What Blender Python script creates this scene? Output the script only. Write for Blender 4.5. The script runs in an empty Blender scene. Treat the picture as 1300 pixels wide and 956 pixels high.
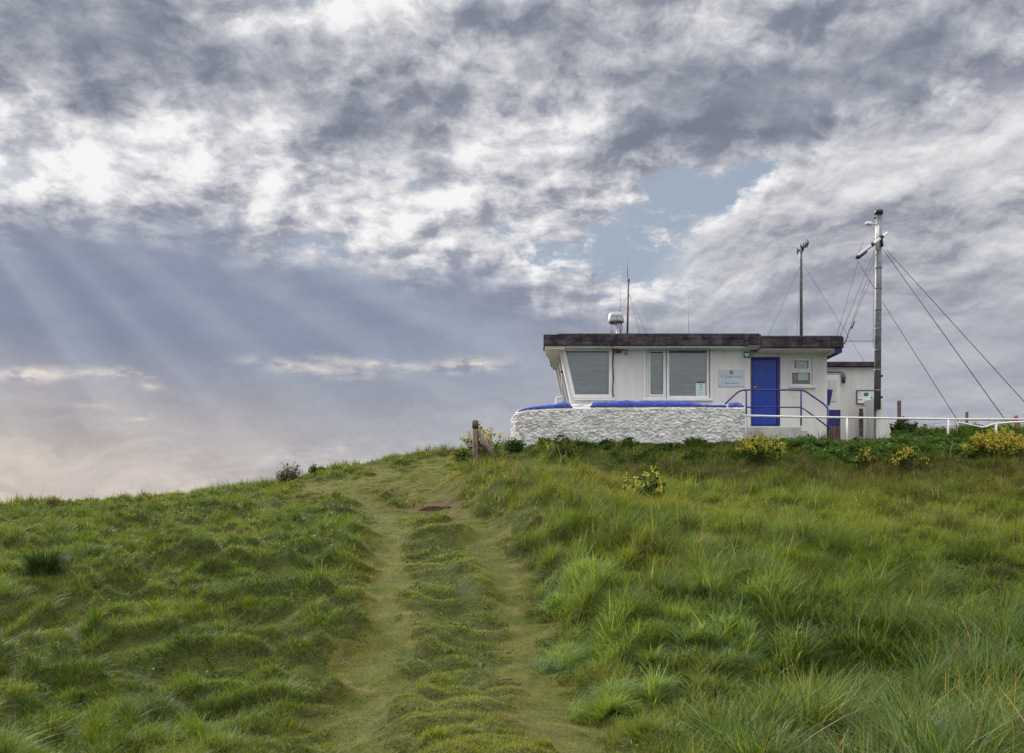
import bpy, bmesh, math, random
import numpy as np
from mathutils import Vector, Matrix, noise as mnoise
random.seed(7)
RNG = np.random.default_rng(11)
R = math.radians
scene = bpy.context.scene
COL = scene.collection
PI = math.pi

# ------------------------------------------------------------------ camera
W_, H_, F_, HOR = 1300.0, 956.0, 1126.0, 650.0      # picture size, focal length (px), horizon row
EYE = 1.6
cam_data = bpy.data.cameras.new('camera')
cam = bpy.data.objects.new('camera', cam_data)
COL.objects.link(cam)
cam.location = (0, 0, EYE)
cam.rotation_euler = (R(90), 0, 0)
cam_data.sensor_width = 36.0
cam_data.lens = 36.0 * F_ / W_
cam_data.shift_y = (HOR - H_ / 2) / W_
cam_data.clip_start = 0.05
cam_data.clip_end = 60000
scene.camera = cam

def at(px, py, d):
    """the world point seen at photograph pixel (px, py) and depth d metres"""
    return Vector(((px - 650) / F_ * d, d, EYE + (HOR - py) / F_ * d))

# ------------------------------------------------------------------ view / render
scene.view_settings.view_transform = 'Standard'
scene.view_settings.look = 'None'
scene.view_settings.exposure = 0.0
scene.view_settings.gamma = 1.0
scene.view_settings.use_curve_mapping = False
cy = scene.cycles
cy.max_bounces = 5
cy.diffuse_bounces = 3
cy.glossy_bounces = 2
cy.transmission_bounces = 3
cy.transparent_max_bounces = 6
cy.volume_bounces = 0
cy.caustics_reflective = False
cy.caustics_refractive = False
cy.use_adaptive_sampling = True
cy.adaptive_threshold = 0.008
cy.use_denoising = True
cy.denoiser = 'OPENIMAGEDENOISE'
cy.denoising_input_passes = 'RGB_ALBEDO_NORMAL'
cy.denoising_prefilter = 'NONE'

# ------------------------------------------------------------------ node helper
class Nd:
    """a socket in a node tree, with arithmetic"""
    def __init__(s, tree, sock): s.t, s.s = tree, sock
    def _m(s, op, *a, clamp=False):
        n = s.t.nodes.new('ShaderNodeMath'); n.operation = op; n.use_clamp = clamp
        for i, x in enumerate((s,) + a):
            if isinstance(x, Nd): s.t.links.new(x.s, n.inputs[i])
            else: n.inputs[i].default_value = x
        return Nd(s.t, n.outputs[0])
    def __add__(s, o): return s._m('ADD', o)
    def __radd__(s, o): return s._m('ADD', o)
    def __sub__(s, o): return s._m('SUBTRACT', o)
    def __rsub__(s, o): return (s * -1.0)._m('ADD', o)
    def __mul__(s, o): return s._m('MULTIPLY', o)
    def __rmul__(s, o): return s._m('MULTIPLY', o)
    def __truediv__(s, o): return s._m('DIVIDE', o)
    def clamp(s): return s._m('ADD', 0.0, clamp=True)
    def madd(s, a, b): return s._m('MULTIPLY_ADD', a, b)
    def ss(s, a, b, lo=0.0, hi=1.0):
        n = s.t.nodes.new('ShaderNodeMapRange'); n.interpolation_type = 'SMOOTHSTEP'
        s.t.links.new(s.s, n.inputs['Value'])
        n.inputs['From Min'].default_value = a; n.inputs['From Max'].default_value = b
        n.inputs['To Min'].default_value = lo; n.inputs['To Max'].default_value = hi
        return Nd(s.t, n.outputs[0])
def vec3(t, x, y, z):
    n = t.nodes.new('ShaderNodeCombineXYZ')
    for i, a in enumerate((x, y, z)):
        if isinstance(a, Nd): t.links.new(a.s, n.inputs[i])
        else: n.inputs[i].default_value = a
    return Nd(t, n.outputs[0])
def sep3(t, v):
    n = t.nodes.new('ShaderNodeSeparateXYZ'); t.links.new(v.s, n.inputs[0])
    return [Nd(t, o) for o in n.outputs]
def vmath(t, op, a, b=None, c=None, scale=None):
    n = t.nodes.new('ShaderNodeVectorMath'); n.operation = op
    for i, x in enumerate((a, b, c)):
        if x is None: continue
        if isinstance(x, Nd): t.links.new(x.s, n.inputs[i])
        else: n.inputs[i].default_value = x
    if scale is not None: n.inputs['Scale'].default_value = scale
    return Nd(t, n.outputs[1] if op in ('LENGTH', 'DOT_PRODUCT', 'DISTANCE') else n.outputs[0])
def noise(t, v, scale, detail=4, rough=0.5, color=False, dims='3D', w=0.0, dist=0.0, lac=2.0):
    n = t.nodes.new('ShaderNodeTexNoise'); n.noise_dimensions = dims
    if v is not None: t.links.new(v.s, n.inputs['W' if dims == '1D' else 'Vector'])
    if dims == '4D': n.inputs['W'].default_value = w
    n.inputs['Scale'].default_value = scale; n.inputs['Detail'].default_value = detail
    n.inputs['Roughness'].default_value = rough; n.inputs['Distortion'].default_value = dist
    n.inputs['Lacunarity'].default_value = lac
    return Nd(t, n.outputs['Color' if color else 0])
def mixc(t, fac, a, b, mode='MIX'):
    n = t.nodes.new('ShaderNodeMix'); n.data_type = 'RGBA'; n.blend_type = mode; n.clamp_factor = True
    for k, x in ((0, fac), (6, a), (7, b)):
        if isinstance(x, Nd): t.links.new(x.s, n.inputs[k])
        elif k == 0: n.inputs[0].default_value = x
        else: n.inputs[k].default_value = (*x, 1.0)
    return Nd(t, n.outputs[2])
# ------------------------------------------------------------------ sky: Nishita blue behind procedural cloud
SUN_AZ, SUN_EL = R(-38), R(26)
world = bpy.data.worlds.new('World'); scene.world = world; world.use_nodes = True
wt = world.node_tree; wt.nodes.clear()
STR = 0.1
def build_sky(t):
    geo = t.nodes.new('ShaderNodeTexCoord')
    dirv = Nd(t, geo.outputs['Generated'])
    x, y, z = sep3(t, dirv)
    K = F_ / 100.0
    az = x._m('ARCTAN2', y) * K
    el = z._m('ARCSINE') * K
    P = vec3(t, az, el, 0.0)                              # azimuth / elevation, about 100 px a unit
    def uv(px, py):
        ax = (px - 650) / F_; ev = (HOR - py) / F_
        return math.atan(ax) * K, math.atan(ev / math.hypot(1, ax)) * K
    zc = z._m('MAXIMUM', 0.0) + 0.27
    C = vec3(t, x / zc, y / zc, 0.0)                      # the cloud deck seen in perspective
    warp = vmath(t, 'SUBTRACT', noise(t, P, 0.85, 5, 0.55, color=True), (0.5, 0.5, 0.5))
    P1 = vmath(t, 'MULTIPLY_ADD', warp, (2.6, 1.5, 0.0), P)
    def blobs(items, src=None):
        acc = None
        for (px, py, rx, ry, rot, amp) in items:
            u, v = uv(px, py)
            m = t.nodes.new('ShaderNodeMapping'); m.vector_type = 'TEXTURE'
            m.inputs['Location'].default_value = (u, v, 0); m.inputs['Rotation'].default_value = (0, 0, R(rot))
            m.inputs['Scale'].default_value = (rx / 100, ry / 100, 1)
            t.links.new((src or P1).s, m.inputs['Vector'])
            g = t.nodes.new('ShaderNodeTexGradient'); g.gradient_type = 'QUADRATIC_SPHERE'
            t.links.new(m.outputs[0], g.inputs[0])
            f = Nd(t, g.outputs['Fac'])
            acc = f * amp if acc is None else f.madd(amp, acc)
        return acc
    # sky detail: one fractal and the same fractal a step nearer the sun (for lit edges)
    Cw = vmath(t, 'MULTIPLY_ADD', warp, (0.05, 0.08, 0.0), C)
    so = Vector((-0.6, -0.8, 0)) * 0.045
    def puff(v):
        n = t.nodes.new('ShaderNodeTexVoronoi'); n.voronoi_dimensions = '2D'; n.feature = 'F1'; n.normalize = True
        n.inputs['Scale'].default_value = 9.0; n.inputs['Detail'].default_value = 3.0; n.inputs['Roughness'].default_value = 0.5; n.inputs['Lacunarity'].default_value = 2.3
        t.links.new(v.s, n.inputs['Vector']); return 0.62 - Nd(t, n.outputs['Distance'])
    Cs = vmath(t, 'ADD', Cw, tuple(so))
    Cp = vmath(t, 'MULTIPLY_ADD', warp, (0.14, 0.18, 0.0), C)
    pA, pB = puff(Cp), puff(vmath(t, 'ADD', Cp, tuple(so * 0.6)))
    n0 = noise(t, Cw, 4.2, 11, 0.65) + pA * 0.26 - 0.05
    n1 = noise(t, Cs, 4.2, 6, 0.60) + pB * 0.26 - 0.05
    rel = (n0 - n1) * el.ss(0.2, 3.6, 0.45, 1.0)          # > 0 : faces the sun
    fine = noise(t, Cw, 11.0, 5, 0.6)
    # where thick cloud stands (+) and where blue shows (-)
    THICK = blobs([
        (60, 20, 420, 120, 0, .95), (330, 90, 400, 120, -8, .55), (640, 20, 300, 90, 0, .5),
        (740, 80, 260, 130, 0, .35), (930, 110, 330, 150, -5, .95), (1200, 40, 420, 140, 5, .8), (1060, 120, 200, 90, 0, .4),
        (560, 120, 200, 70, 0, .30), (400, 130, 250, 80, -10, .35), (30, 100, 220, 60, 0, .4),
        (540, 150, 140, 60, 0, .35), (620, 180, 120, 50, 0, .3),
        (560, 200, 420, 160, 0, .12), (1150, 260, 420, 200, 10, .42), (1100, 420, 500, 140, 4, .25), (150, 400, 520, 120, 0, .8), (420, 420, 420, 130, 0, .75), (700, 440, 250, 90, 0, .35), (60, 330, 300, 110, 0, .35), (300, 330, 300, 60, 0, .3),
        (80, 520, 330, 50, 0, .55), (330, 510, 350, 60, -3, .5), (500, 520, 240, 90, 0, .45),
        (1230, 250, 300, 120, 15, .20), (1120, 300, 300, 40, 12, .2), (1240, 440, 300, 90, 8, .25), (900, 395, 260, 40, 5, .35), (1230, 340, 220, 40, 10, .25),
    ])
    GAP = blobs([
        (870, 245, 150, 75, 10, .75), (780, 300, 150, 70, 0, .75), (850, 310, 140, 60, 20, .5), (700, 330, 140, 70, 0, .7), (960, 190, 130, 45, 25, .8), (1190, 135, 220, 50, 22, .8),
        (610, 265, 110, 40, 0, .7), (510, 225, 90, 30, 0, .5), (30, 200, 90, 50, 0, .35), (320, 165, 110, 30, 0, .4), (20, 235, 80, 60, 0, .4),
        (770, 385, 220, 40, 5, .35), (1000, 380, 260, 50, 0, .35), (1180, 470, 260, 60, 0, .4), (640, 500, 260, 110, 0, .6), (560, 560, 200, 60, 0, .5),
    ])
    BRIGHT = blobs([
        (150, 195, 330, 110, -5, 1.1), (330, 240, 420, 70, -8, .8), (60, 125, 220, 50, 0, .6), (560, 240, 280, 120, -10, .65), (560, 70, 200, 90, -20, .45), (720, 60, 200, 60, 0, .35),
        (340, 110, 160, 30, 5, .5), (640, 310, 190, 80, -20, .75), (520, 300, 250, 50, -8, .3), (1000, 240, 260, 30, 25, .45), (1150, 175, 340, 40, 25, .5), (930, 300, 240, 60, 20, .35), (850, 350, 300, 40, 12, .5),
        (1230, 320, 220, 40, 5, .1), (1200, 410, 300, 50, 4, .1), (950, 60, 140, 25, -10, .35), (700, 385, 170, 40, -10, .3),
    ])
    VEIL = blobs([(60, 440, 660, 210, 0, 1.1), (380, 430, 640, 190, 0, 1.0), (600, 450, 420, 150, 0, .7), (100, 340, 420, 110, 0, .4), (250, 520, 500, 70, 0, .5)],
                 vmath(t, 'MULTIPLY_ADD', warp, (1.2, 0.7, 0.0), P))
    tk = THICK.clamp()
    calm = 1.0 - tk * 0.55
    dn = (n0 - 0.5) * calm + 0.5
    d = dn + THICK * 0.18 - GAP * 0.26 + (fine - 0.5) * 0.10
    cover = d.ss(0.36, 0.48)
    thick = (d + THICK * 0.13 - BRIGHT * 0.17 - rel * 1.0).ss(0.40, 0.84)
    lit = (rel * 5.0 * calm + 0.38 + BRIGHT * 0.33 - THICK * 0.08 + (fine - 0.5) * 0.7).clamp()
    # colours as the light leaving each kind of sky
    nish = t.nodes.new('ShaderNodeTexSky'); nish.sky_type = 'NISHITA'; nish.sun_disc = False
    nish.sun_elevation = SUN_EL; nish.sun_rotation = SUN_AZ % (2 * PI); nish.air_density = 1.0; nish.dust_density = 1.0; nish.ozone_density = 1.0
    S = 1.0 / STR
    k = lambda r, g, b: (r * S, g * S, b * S)
    blue = mixc(t, 0.86, Nd(t, nish.outputs[0]), k(.36, .43, .52))
    bright_c = mixc(t, lit, k(.38, .385, .45), k(.93, .92, .925))
    grey_c = mixc(t, lit, k(.19, .215, .28), k(.42, .44, .50))
    cloud = mixc(t, thick, bright_c, grey_c)
    col = mixc(t, cover, blue, cloud)
    # the long smooth bank that climbs to the right, brightest along its upper rim
    pu = [uv(*p) for p in ((800, 345), (960, 236), (1120, 168), (1300, 112))]
    c2, c1, c0 = np.polyfit([p[0] for p in pu], [p[1] for p in pu], 2)
    pw = sep3(t, vmath(t, 'MULTIPLY_ADD', warp, (1.0, 0.9, 0.0), P))
    edge_v = pw[0] * pw[0] * float(c2) + pw[0] * float(c1) + float(c0)
    depth = edge_v - pw[1]                                # > 0 below the rim
    inb = depth.ss(-0.10, 0.28) * pw[0].ss(1.5, 2.6) * el.ss(0.8, 2.2)
    stv = vec3(t, pw[0] * 0.45, (pw[1] - edge_v * 0.75) * 1.9, 3.7)
    sb = noise(t, stv, 0.95, 8, 0.6)
    rim = depth.ss(0.0, 1.1, 1.0, 0.0)
    bl = ((sb - 0.5) * 3.6 + 0.34 + rim * 0.48 + rel * 1.6).clamp()
    bank_c = mixc(t, bl, k(.28, .295, .36), k(.82, .81, .82))
    col = mixc(t, inb * 0.88, col, bank_c)
    # slate rain veil low on the left, with shafts of light fanning out from the sun
    us, vs = math.degrees(SUN_AZ) * PI / 180 * K, SUN_EL * K
    du, dv = az - us, (el - vs) * -1.0
    ang = du._m('ARCTAN2', dv)
    r1 = noise(t, ang * 4.2, 1.0, 1, 0.5, dims='1D')
    r2 = noise(t, ang * 10.0 + 7.0, 1.0, 1, 0.5, dims='1D')
    cr_ = t.nodes.new('ShaderNodeValToRGB'); cr_.color_ramp.interpolation = 'EASE'; t.links.new((ang * 0.6).s, cr_.inputs[0])
    el_ = cr_.color_ramp.elements; el_[0].position = 0.0; el_[0].color = (0, 0, 0, 1); el_[1].position = 1.0; el_[1].color = (0, 0, 0, 1)
    for a_, w_b, g_ in ((0.40, .07, .8), (0.60, .08, .9), (0.78, .06, .8), (0.94, .08, 1.0), (1.075, .045, .9), (1.18, .05, 1.0), (1.30, .05, .8)):
        for p_, v_ in ((a_ - w_b, 0.0), (a_, g_), (a_ + w_b, 0.0)):
            e_ = el_.new(p_ * 0.6); e_.color = (v_, v_, v_, 1)
    beams = Nd(t, cr_.outputs[0])
    ray = ((r1 * 0.65 + r2 * 0.35).ss(0.25, 0.80) * 0.45 + beams * (0.22 + r2 * 0.68)).clamp()
    veil_c = mixc(t, ray, k(.215, .245, .345), k(.335, .40, .505))
    vmask = (VEIL * 1.7 * (1.0 - d.ss(0.62, 0.80) * 0.25) - lit * BRIGHT * 0.9).clamp()
    col = mixc(t, vmask * 0.9, col, veil_c)
    V2 = blobs([(1000, 520, 800, 190, 0, 1.0), (640, 540, 330, 130, 0, 1.1), (1250, 430, 400, 160, 0, .5), (900, 410, 360, 70, 5, .35)], vmath(t, 'MULTIPLY_ADD', warp, (1.2, 0.7, 0.0), P))
    st2 = noise(t, vmath(t, 'MULTIPLY', P1, (0.30, 1.7, 1.0)), 1.0, 6, 0.55)
    v2c = mixc(t, st2.ss(0.36, 0.66), k(.31, .345, .43), k(.44, .455, .51))
    col = mixc(t, (V2 * 1.5).clamp() * 0.72, col, v2c)
    # warm light along the horizon, strongest at left
    low = el.ss(0.25, 2.2, 1.0, 0.0)
    leftw = az.ss(-7.5, 1.5, 1.0, 0.12)
    st = noise(t, vmath(t, 'MULTIPLY', P1, (0.35, 2.4, 1.0)), 1.0, 5, 0.55)
    glow_c = mixc(t, st.ss(0.35, 0.68), k(.50, .435, .40), k(.74, .635, .55))
    col = mixc(t, low * leftw * 0.95, col, glow_c)
    shaft = ray * low * leftw
    col = mixc(t, shaft * 0.35, col, k(.68, .58, .50))
    # thin warm-lit lips of the low cloud bank
    LIP = blobs([(60, 475, 150, 14, 3, 1.0), (140, 472, 80, 10, 0, .7), (30, 478, 60, 12, 0, .6), (400, 472, 150, 16, -3, 1.0), (480, 466, 110, 14, -4, 1.0), (600, 462, 110, 22, 3, .8), (185, 488, 35, 9, 0, .8),
                 (190, 527, 60, 8, 4, .7), (130, 515, 40, 6, 0, .5), (580, 465, 100, 16, 5, .5)],
                vmath(t, 'MULTIPLY_ADD', warp, (1.4, 0.45, 0.0), P))
    col = mixc(t, (LIP * (fine.ss(0.35, 0.6))).clamp() * 0.9, col, k(.82, .74, .67))
    # the sky overhead and behind the camera is unseen, brightened to light grass and facade
    back = y.ss(0.35, -0.35)
    col = mixc(t, back * 0.8, col, k(.92, .92, .94))
    col = mixc(t, z.ss(0.62, 0.85) * 0.9, col, k(3.7, 3.6, 3.4))
    col = mixc(t, z.ss(-0.03, -0.005), (0.2, 0.22, 0.25), col)       # below the sea horizon nothing shines
    bg = t.nodes.new('ShaderNodeBackground'); bg.inputs['Strength'].default_value = STR
    t.links.new(col.s, bg.inputs['Color'])
    out = t.nodes.new('ShaderNodeOutputWorld'); t.links.new(bg.outputs[0], out.inputs[0])
build_sky(wt)
world.cycles.sampling_method = 'MANUAL'; world.cycles.sample_map_resolution = 1024

sun_d = bpy.data.lights.new('sun', 'SUN'); sun_d.energy = 5.0; sun_d.angle = R(6); sun_d.color = (1.0, 0.95, 0.87)
sun = bpy.data.objects.new('sun', sun_d); COL.objects.link(sun)
sdir = Vector((math.sin(SUN_AZ) * math.cos(SUN_EL), math.cos(SUN_AZ) * math.cos(SUN_EL), math.sin(SUN_EL)))
sun.rotation_euler = (-sdir).to_track_quat('-Z', 'Y').to_euler()
sun.location = sdir * 100
# ------------------------------------------------------------------ materials
def mat(name, color, rough=0.6, metal=0.0, spec=0.5):
    m = bpy.data.materials.new(name); m.use_nodes = True
    b = m.node_tree.nodes['Principled BSDF']
    b.inputs['Base Color'].default_value = (*color, 1); b.inputs['Roughness'].default_value = rough
    b.inputs['Metallic'].default_value = metal; b.inputs['Specular IOR Level'].default_value = spec
    return m
def mat_var(name, c1, c2, scale=6.0, detail=6, lo=0.35, hi=0.65, rough=0.7, bump=0.0, bscale=40.0, stretch=(1, 1, 1), c3=None, s3=2.0, lo3=0.55, hi3=0.75, metal=0.0, spec=0.4, bdist=0.02):
    """two or three tones mixed by noise in object space, with bump"""
    m = bpy.data.materials.new(name); m.use_nodes = True; t = m.node_tree
    b = t.nodes['Principled BSDF']; b.inputs['Roughness'].default_value = rough; b.inputs['Metallic'].default_value = metal
    b.inputs['Specular IOR Level'].default_value = spec
    g = t.nodes.new('ShaderNodeNewGeometry'); P = vmath(t, 'MULTIPLY', Nd(t, g.outputs['Position']), stretch)
    n = noise(t, P, scale, detail, 0.6)
    c = mixc(t, n.ss(lo, hi), c1, c2)
    if c3: c = mixc(t, noise(t, P, s3, 7, 0.65, ).ss(lo3, hi3), c, c3)
    t.links.new(c.s, b.inputs['Base Color'])
    if bump:
        nb = noise(t, P, bscale, 6, 0.6)
        bn = t.nodes.new('ShaderNodeBump'); bn.inputs['Strength'].default_value = bump; bn.inputs['Distance'].default_value = bdist
        t.links.new(nb.s, bn.inputs['Height']); t.links.new(bn.outputs[0], b.inputs['Normal'])
    return m
def mat_attr(name, rough=0.5, spec=0.3, transl=0.35, tmul=(1.0, 1.0, 0.8)):
    """leaf or blade: colour from the mesh's own per-blade tint, light passes through"""
    m = bpy.data.materials.new(name); m.use_nodes = True; t = m.node_tree
    b = t.nodes['Principled BSDF']; b.inputs['Roughness'].default_value = rough; b.inputs['Specular IOR Level'].default_value = spec
    a = t.nodes.new('ShaderNodeAttribute'); a.attribute_name = 'tint'
    t.links.new(a.outputs['Color'], b.inputs['Base Color'])
    tr = t.nodes.new('ShaderNodeBsdfTranslucent')
    c = mixc(t, 1.0, Nd(t, a.outputs['Color']), tmul, 'MULTIPLY'); t.links.new(c.s, tr.inputs[0])
    mx = t.nodes.new('ShaderNodeMixShader'); mx.inputs[0].default_value = transl
    t.links.new(b.outputs[0], mx.inputs[1]); t.links.new(tr.outputs[0], mx.inputs[2])
    t.links.new(mx.outputs[0], t.nodes['Material Output'].inputs[0])
    return m
def mat_glass(name, tint=(0.9, 0.95, 0.97)):
    m = bpy.data.materials.new(name); m.use_nodes = True; t = m.node_tree
    t.nodes.remove(t.nodes['Principled BSDF'])
    tr = t.nodes.new('ShaderNodeBsdfTransparent'); tr.inputs[0].default_value = (*tint, 1)
    gl = t.nodes.new('ShaderNodeBsdfGlossy'); gl.inputs['Roughness'].default_value = 0.03
    fr = t.nodes.new('ShaderNodeFresnel'); fr.inputs[0].default_value = 1.52
    f2 = Nd(t, fr.outputs[0]) * 1.8
    mx = t.nodes.new('ShaderNodeMixShader'); t.links.new(f2.s, mx.inputs[0])
    t.links.new(tr.outputs[0], mx.inputs[1]); t.links.new(gl.outputs[0], mx.inputs[2])
    t.links.new(mx.outputs[0], t.nodes['Material Output'].inputs[0])
    return m

# ------------------------------------------------------------------ mesh helpers
def add_box(bm, x0, x1, y0, y1, z0, z1):
    vs = [bm.verts.new(p) for p in ((x0, y0, z0), (x1, y0, z0), (x1, y1, z0), (x0, y1, z0), (x0, y0, z1), (x1, y0, z1), (x1, y1, z1), (x0, y1, z1))]
    for f in ((0, 3, 2, 1), (4, 5, 6, 7), (0, 1, 5, 4), (1, 2, 6, 5), (2, 3, 7, 6), (3, 0, 4, 7)):
        bm.faces.new([vs[i] for i in f])
    return vs
def add_prism(bm, poly, axis, a, b):
    """extrude a 2D polygon along an axis; axis 'y': poly is (x,z); 'z': (x,y); 'x': (y,z)"""
    def P(p, h):
        return {'y': (p[0], h, p[1]), 'z': (p[0], p[1], h), 'x': (h, p[0], p[1])}[axis]
    A = [bm.verts.new(P(p, a)) for p in poly]; B = [bm.verts.new(P(p, b)) for p in poly]
    n = len(poly)
    bm.faces.new(A); bm.faces.new(B[::-1])
    for i in range(n): bm.faces.new((A[i], B[i], B[(i + 1) % n], A[(i + 1) % n]))
def add_tube(bm, pts, r, seg=8, cap=True):
    pts = [Vector(p) for p in pts]; rings = []
    rs = r if isinstance(r, (list, tuple)) else [r] * len(pts)
    up0 = None
    for i, p in enumerate(pts):
        d = (pts[min(i + 1, len(pts) - 1)] - pts[max(i - 1, 0)]).normalized()
        ref = Vector((0, 0, 1)) if abs(d.z) < 0.95 else Vector((0, 1, 0))
        u = d.cross(ref).normalized()
        if up0 is not None and u.dot(up0) < 0: u = -u
        up0 = u
        v = d.cross(u).normalized()
        rings.append([bm.verts.new(p + (u * math.cos(2 * PI * k / seg) + v * math.sin(2 * PI * k / seg)) * rs[i]) for k in range(seg)])
    for a, b in zip(rings, rings[1:]):
        for k in range(seg):
            bm.faces.new((a[k], a[(k + 1) % seg], b[(k + 1) % seg], b[k]))
    if cap:
        bm.faces.new(rings[0][::-1]); bm.faces.new(rings[-1])
def add_lathe(bm, prof, cx, cy_, seg=24):
    """prof: list of (radius, z)"""
    rings = [[bm.verts.new((cx + r * math.cos(2 * PI * k / seg), cy_ + r * math.sin(2 * PI * k / seg), z)) for k in range(seg)] for r, z in prof]
    for a, b in zip(rings, rings[1:]):
        for k in range(seg): bm.faces.new((a[k], a[(k + 1) % seg], b[(k + 1) % seg], b[k]))
    bm.faces.new(rings[0][::-1]); bm.faces.new(rings[-1])
def obj(name, bm, m, parent=None, bevel=0.0, smooth=False):
    bmesh.ops.recalc_face_normals(bm, faces=bm.faces)
    me = bpy.data.meshes.new(name); bm.to_mesh(me); bm.free()
    o = bpy.data.objects.new(name, me); COL.objects.link(o)
    if m: me.materials.append(m)
    if smooth:
        me.polygons.foreach_set('use_smooth', [True] * len(me.polygons))
    if bevel:
        mod = o.modifiers.new('bevel', 'BEVEL'); mod.width = bevel; mod.segments = 2; mod.limit_method = 'ANGLE'; mod.angle_limit = R(50)
    if parent:
        o.parent = parent; o.matrix_parent_inverse = Matrix.Translation(-Vector(parent.location))
    return o
def tag(o, label=None, cat=None, group=None, kind=None):
    if label: o['label'] = label
    if cat: o['category'] = cat
    if group: o['group'] = group
    if kind: o['kind'] = kind
    return o
def thing(name, loc, label, cat, group=None):
    o = bpy.data.objects.new(name, None); COL.objects.link(o); o.location = loc; o.empty_display_size = 0.2
    return tag(o, label, cat, group)
def boxo(name, m, parent, x0, x1, y0, y1, z0, z1, bevel=0.0):
    bm = bmesh.new(); add_box(bm, x0, x1, y0, y1, z0, z1); return obj(name, bm, m, parent, bevel)
def tubeo(name, m, parent, pts, r, seg=8):
    bm = bmesh.new(); add_tube(bm, pts, r, seg); return obj(name, bm, m, parent, 0, True)
def mesh_np(name, verts, faces_flat, loop_tot, m, tint=None, smooth=False, parent=None):
    """big mesh from arrays: verts (n,3), flat loop indices, loops per face"""
    me = bpy.data.meshes.new(name)
    me.vertices.add(len(verts)); me.vertices.foreach_set('co', np.asarray(verts, np.float32).ravel())
    me.loops.add(len(faces_flat)); me.loops.foreach_set('vertex_index', np.asarray(faces_flat, np.int32))
    me.polygons.add(len(loop_tot))
    st = np.concatenate(([0], np.cumsum(loop_tot)[:-1])).astype(np.int32)
    me.polygons.foreach_set('loop_start', st); me.polygons.foreach_set('loop_total', np.asarray(loop_tot, np.int32))
    if smooth: me.polygons.foreach_set('use_smooth', np.ones(len(loop_tot), bool))
    me.update(calc_edges=True)
    if tint is not None:
        a = me.attributes.new('tint', 'FLOAT_COLOR', 'POINT')
        c = np.ones((len(verts), 4), np.float32); c[:, :3] = tint; a.data.foreach_set('color', c.ravel())
    me.materials.append(m)
    o = bpy.data.objects.new(name, me); COL.objects.link(o)
    if parent:
        o.parent = parent; o.matrix_parent_inverse = Matrix.Translation(-Vector(parent.location))
    return o

# ------------------------------------------------------------------ vectorised noise
_perm = np.random.default_rng(3).permutation(512)
def _h(ix, iy, s): return (_perm[(ix + _perm[(iy + s * 37) % 512]) % 512]) / 511.0
def vnoise(x, y, s=0):
    ix = np.floor(x).astype(int); iy = np.floor(y).astype(int)
    fx = x - ix; fy = y - iy; fx = fx * fx * fx * (fx * (fx * 6 - 15) + 10); fy = fy * fy * fy * (fy * (fy * 6 - 15) + 10)
    a = _h(ix, iy, s); b = _h(ix + 1, iy, s); c = _h(ix, iy + 1, s); d = _h(ix + 1, iy + 1, s)
    return (a * (1 - fx) + b * fx) * (1 - fy) + (c * (1 - fx) + d * fx) * fy
def fbm(x, y, s=0, o=4, g=0.5):
    r = 0.0; a = 1.0; n = 0.0
    for i in range(o):
        r = r + a * vnoise(x * 2 ** i + 17.3 * i, y * 2 ** i + 9.1 * i, s + i); n += a; a *= g
    return r / n - 0.5
def sstep(a, b, x):
    t = np.clip((x - a) / (b - a), 0, 1); return t * t * (3 - 2 * t)
# ------------------------------------------------------------------ terrain
CP = []
def cpx(px, py, d): CP.append(((px - 650) / F_ * d, d, (HOR - py) / F_ * d))
for a in [ # right meadow and bank
    (900, 603, 21.5), (1100, 604, 21.5), (1300, 600, 21.5), (900, 648, 16.5), (1100, 652, 16.5), (1300, 648, 17), (800, 712, 12), (1000, 735, 11.5), (1300, 735, 11.5),
    (800, 815, 9), (1000, 850, 8.3), (1300, 850, 8.3), (900, 955, 6), (1300, 950, 6), (800, 606, 21.5), (720, 612, 20.5),
    (700, 564, 24.2), (800, 563, 24.2), (900, 563, 24.2), (1000, 562, 24.4), (1100, 562, 24.4), (1200, 561, 24.6), (1300, 557, 25.2),
    (1150, 551, 30), (1300, 547, 30), (1500, 547, 30), (1500, 600, 21.5), (1500, 720, 12), (1700, 860, 8.3), (1700, 600, 21.5),
    (603, 585, 24.6), (655, 568, 24.8), (660, 572, 27), (600, 603, 22), (650, 612, 20.5),
    (570, 618, 20.5), (640, 645, 17), (700, 697, 13.5), (735, 770, 10.5), (775, 865, 8),
    # track
    (575, 872, 8.3), (560, 750, 11.3), (550, 690, 14.5), (525, 650, 18), (470, 617, 21.5), (540, 597, 23), (575, 955, 6.2),
    (440, 750, 11.2), (430, 690, 14.5),
    # left slope
    (420, 645, 18.5), (400, 611, 24), (300, 622, 25), (200, 634, 24.5), (100, 641, 24), (0, 643, 23), (-200, 644, 22.5), (-500, 646, 22), (300, 665, 18), (100, 676, 16.5), (0, 680, 16),
    (300, 722, 13), (100, 722, 12.6), (0, 722, 12.6), (200, 765, 10.8), (0, 765, 10.8), (200, 868, 8.3), (0, 868, 8.3), (-300, 868, 8.3), (200, 958, 6.2), (-300, 958, 6.2),
    (430, 600, 26), (500, 584, 27), (540, 577, 28), (600, 574, 28)]: cpx(*a)
CP += [(1.5, 29.5, 2.0), (5, 29, 2.05), (9.5, 29, 2.1), (12, 29, 2.4), (-26, 38, -3.5), (-15, 38, -2.6), (-6, 40, -0.8), (4, 42, 1.2), (15, 45, 2.3), (30, 45, 2.4), (28, 30, 2.7), (40, 30, 2.5), (-30, 22, 0.0), (-30, 8, -1.6),
       (-30, -6, -1.7), (0, -6, -1.65), (30, -6, -1.6), (0, 0, -1.62), (0, 3, -1.62), (5, 3, -1.6), (-5, 3, -1.62), (30, 8, -1.3), (40, 18, 0.6)]
CP = np.array(CP)
def _tps(r2): return 0.5 * r2 * np.log(r2 + 1e-9)
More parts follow.
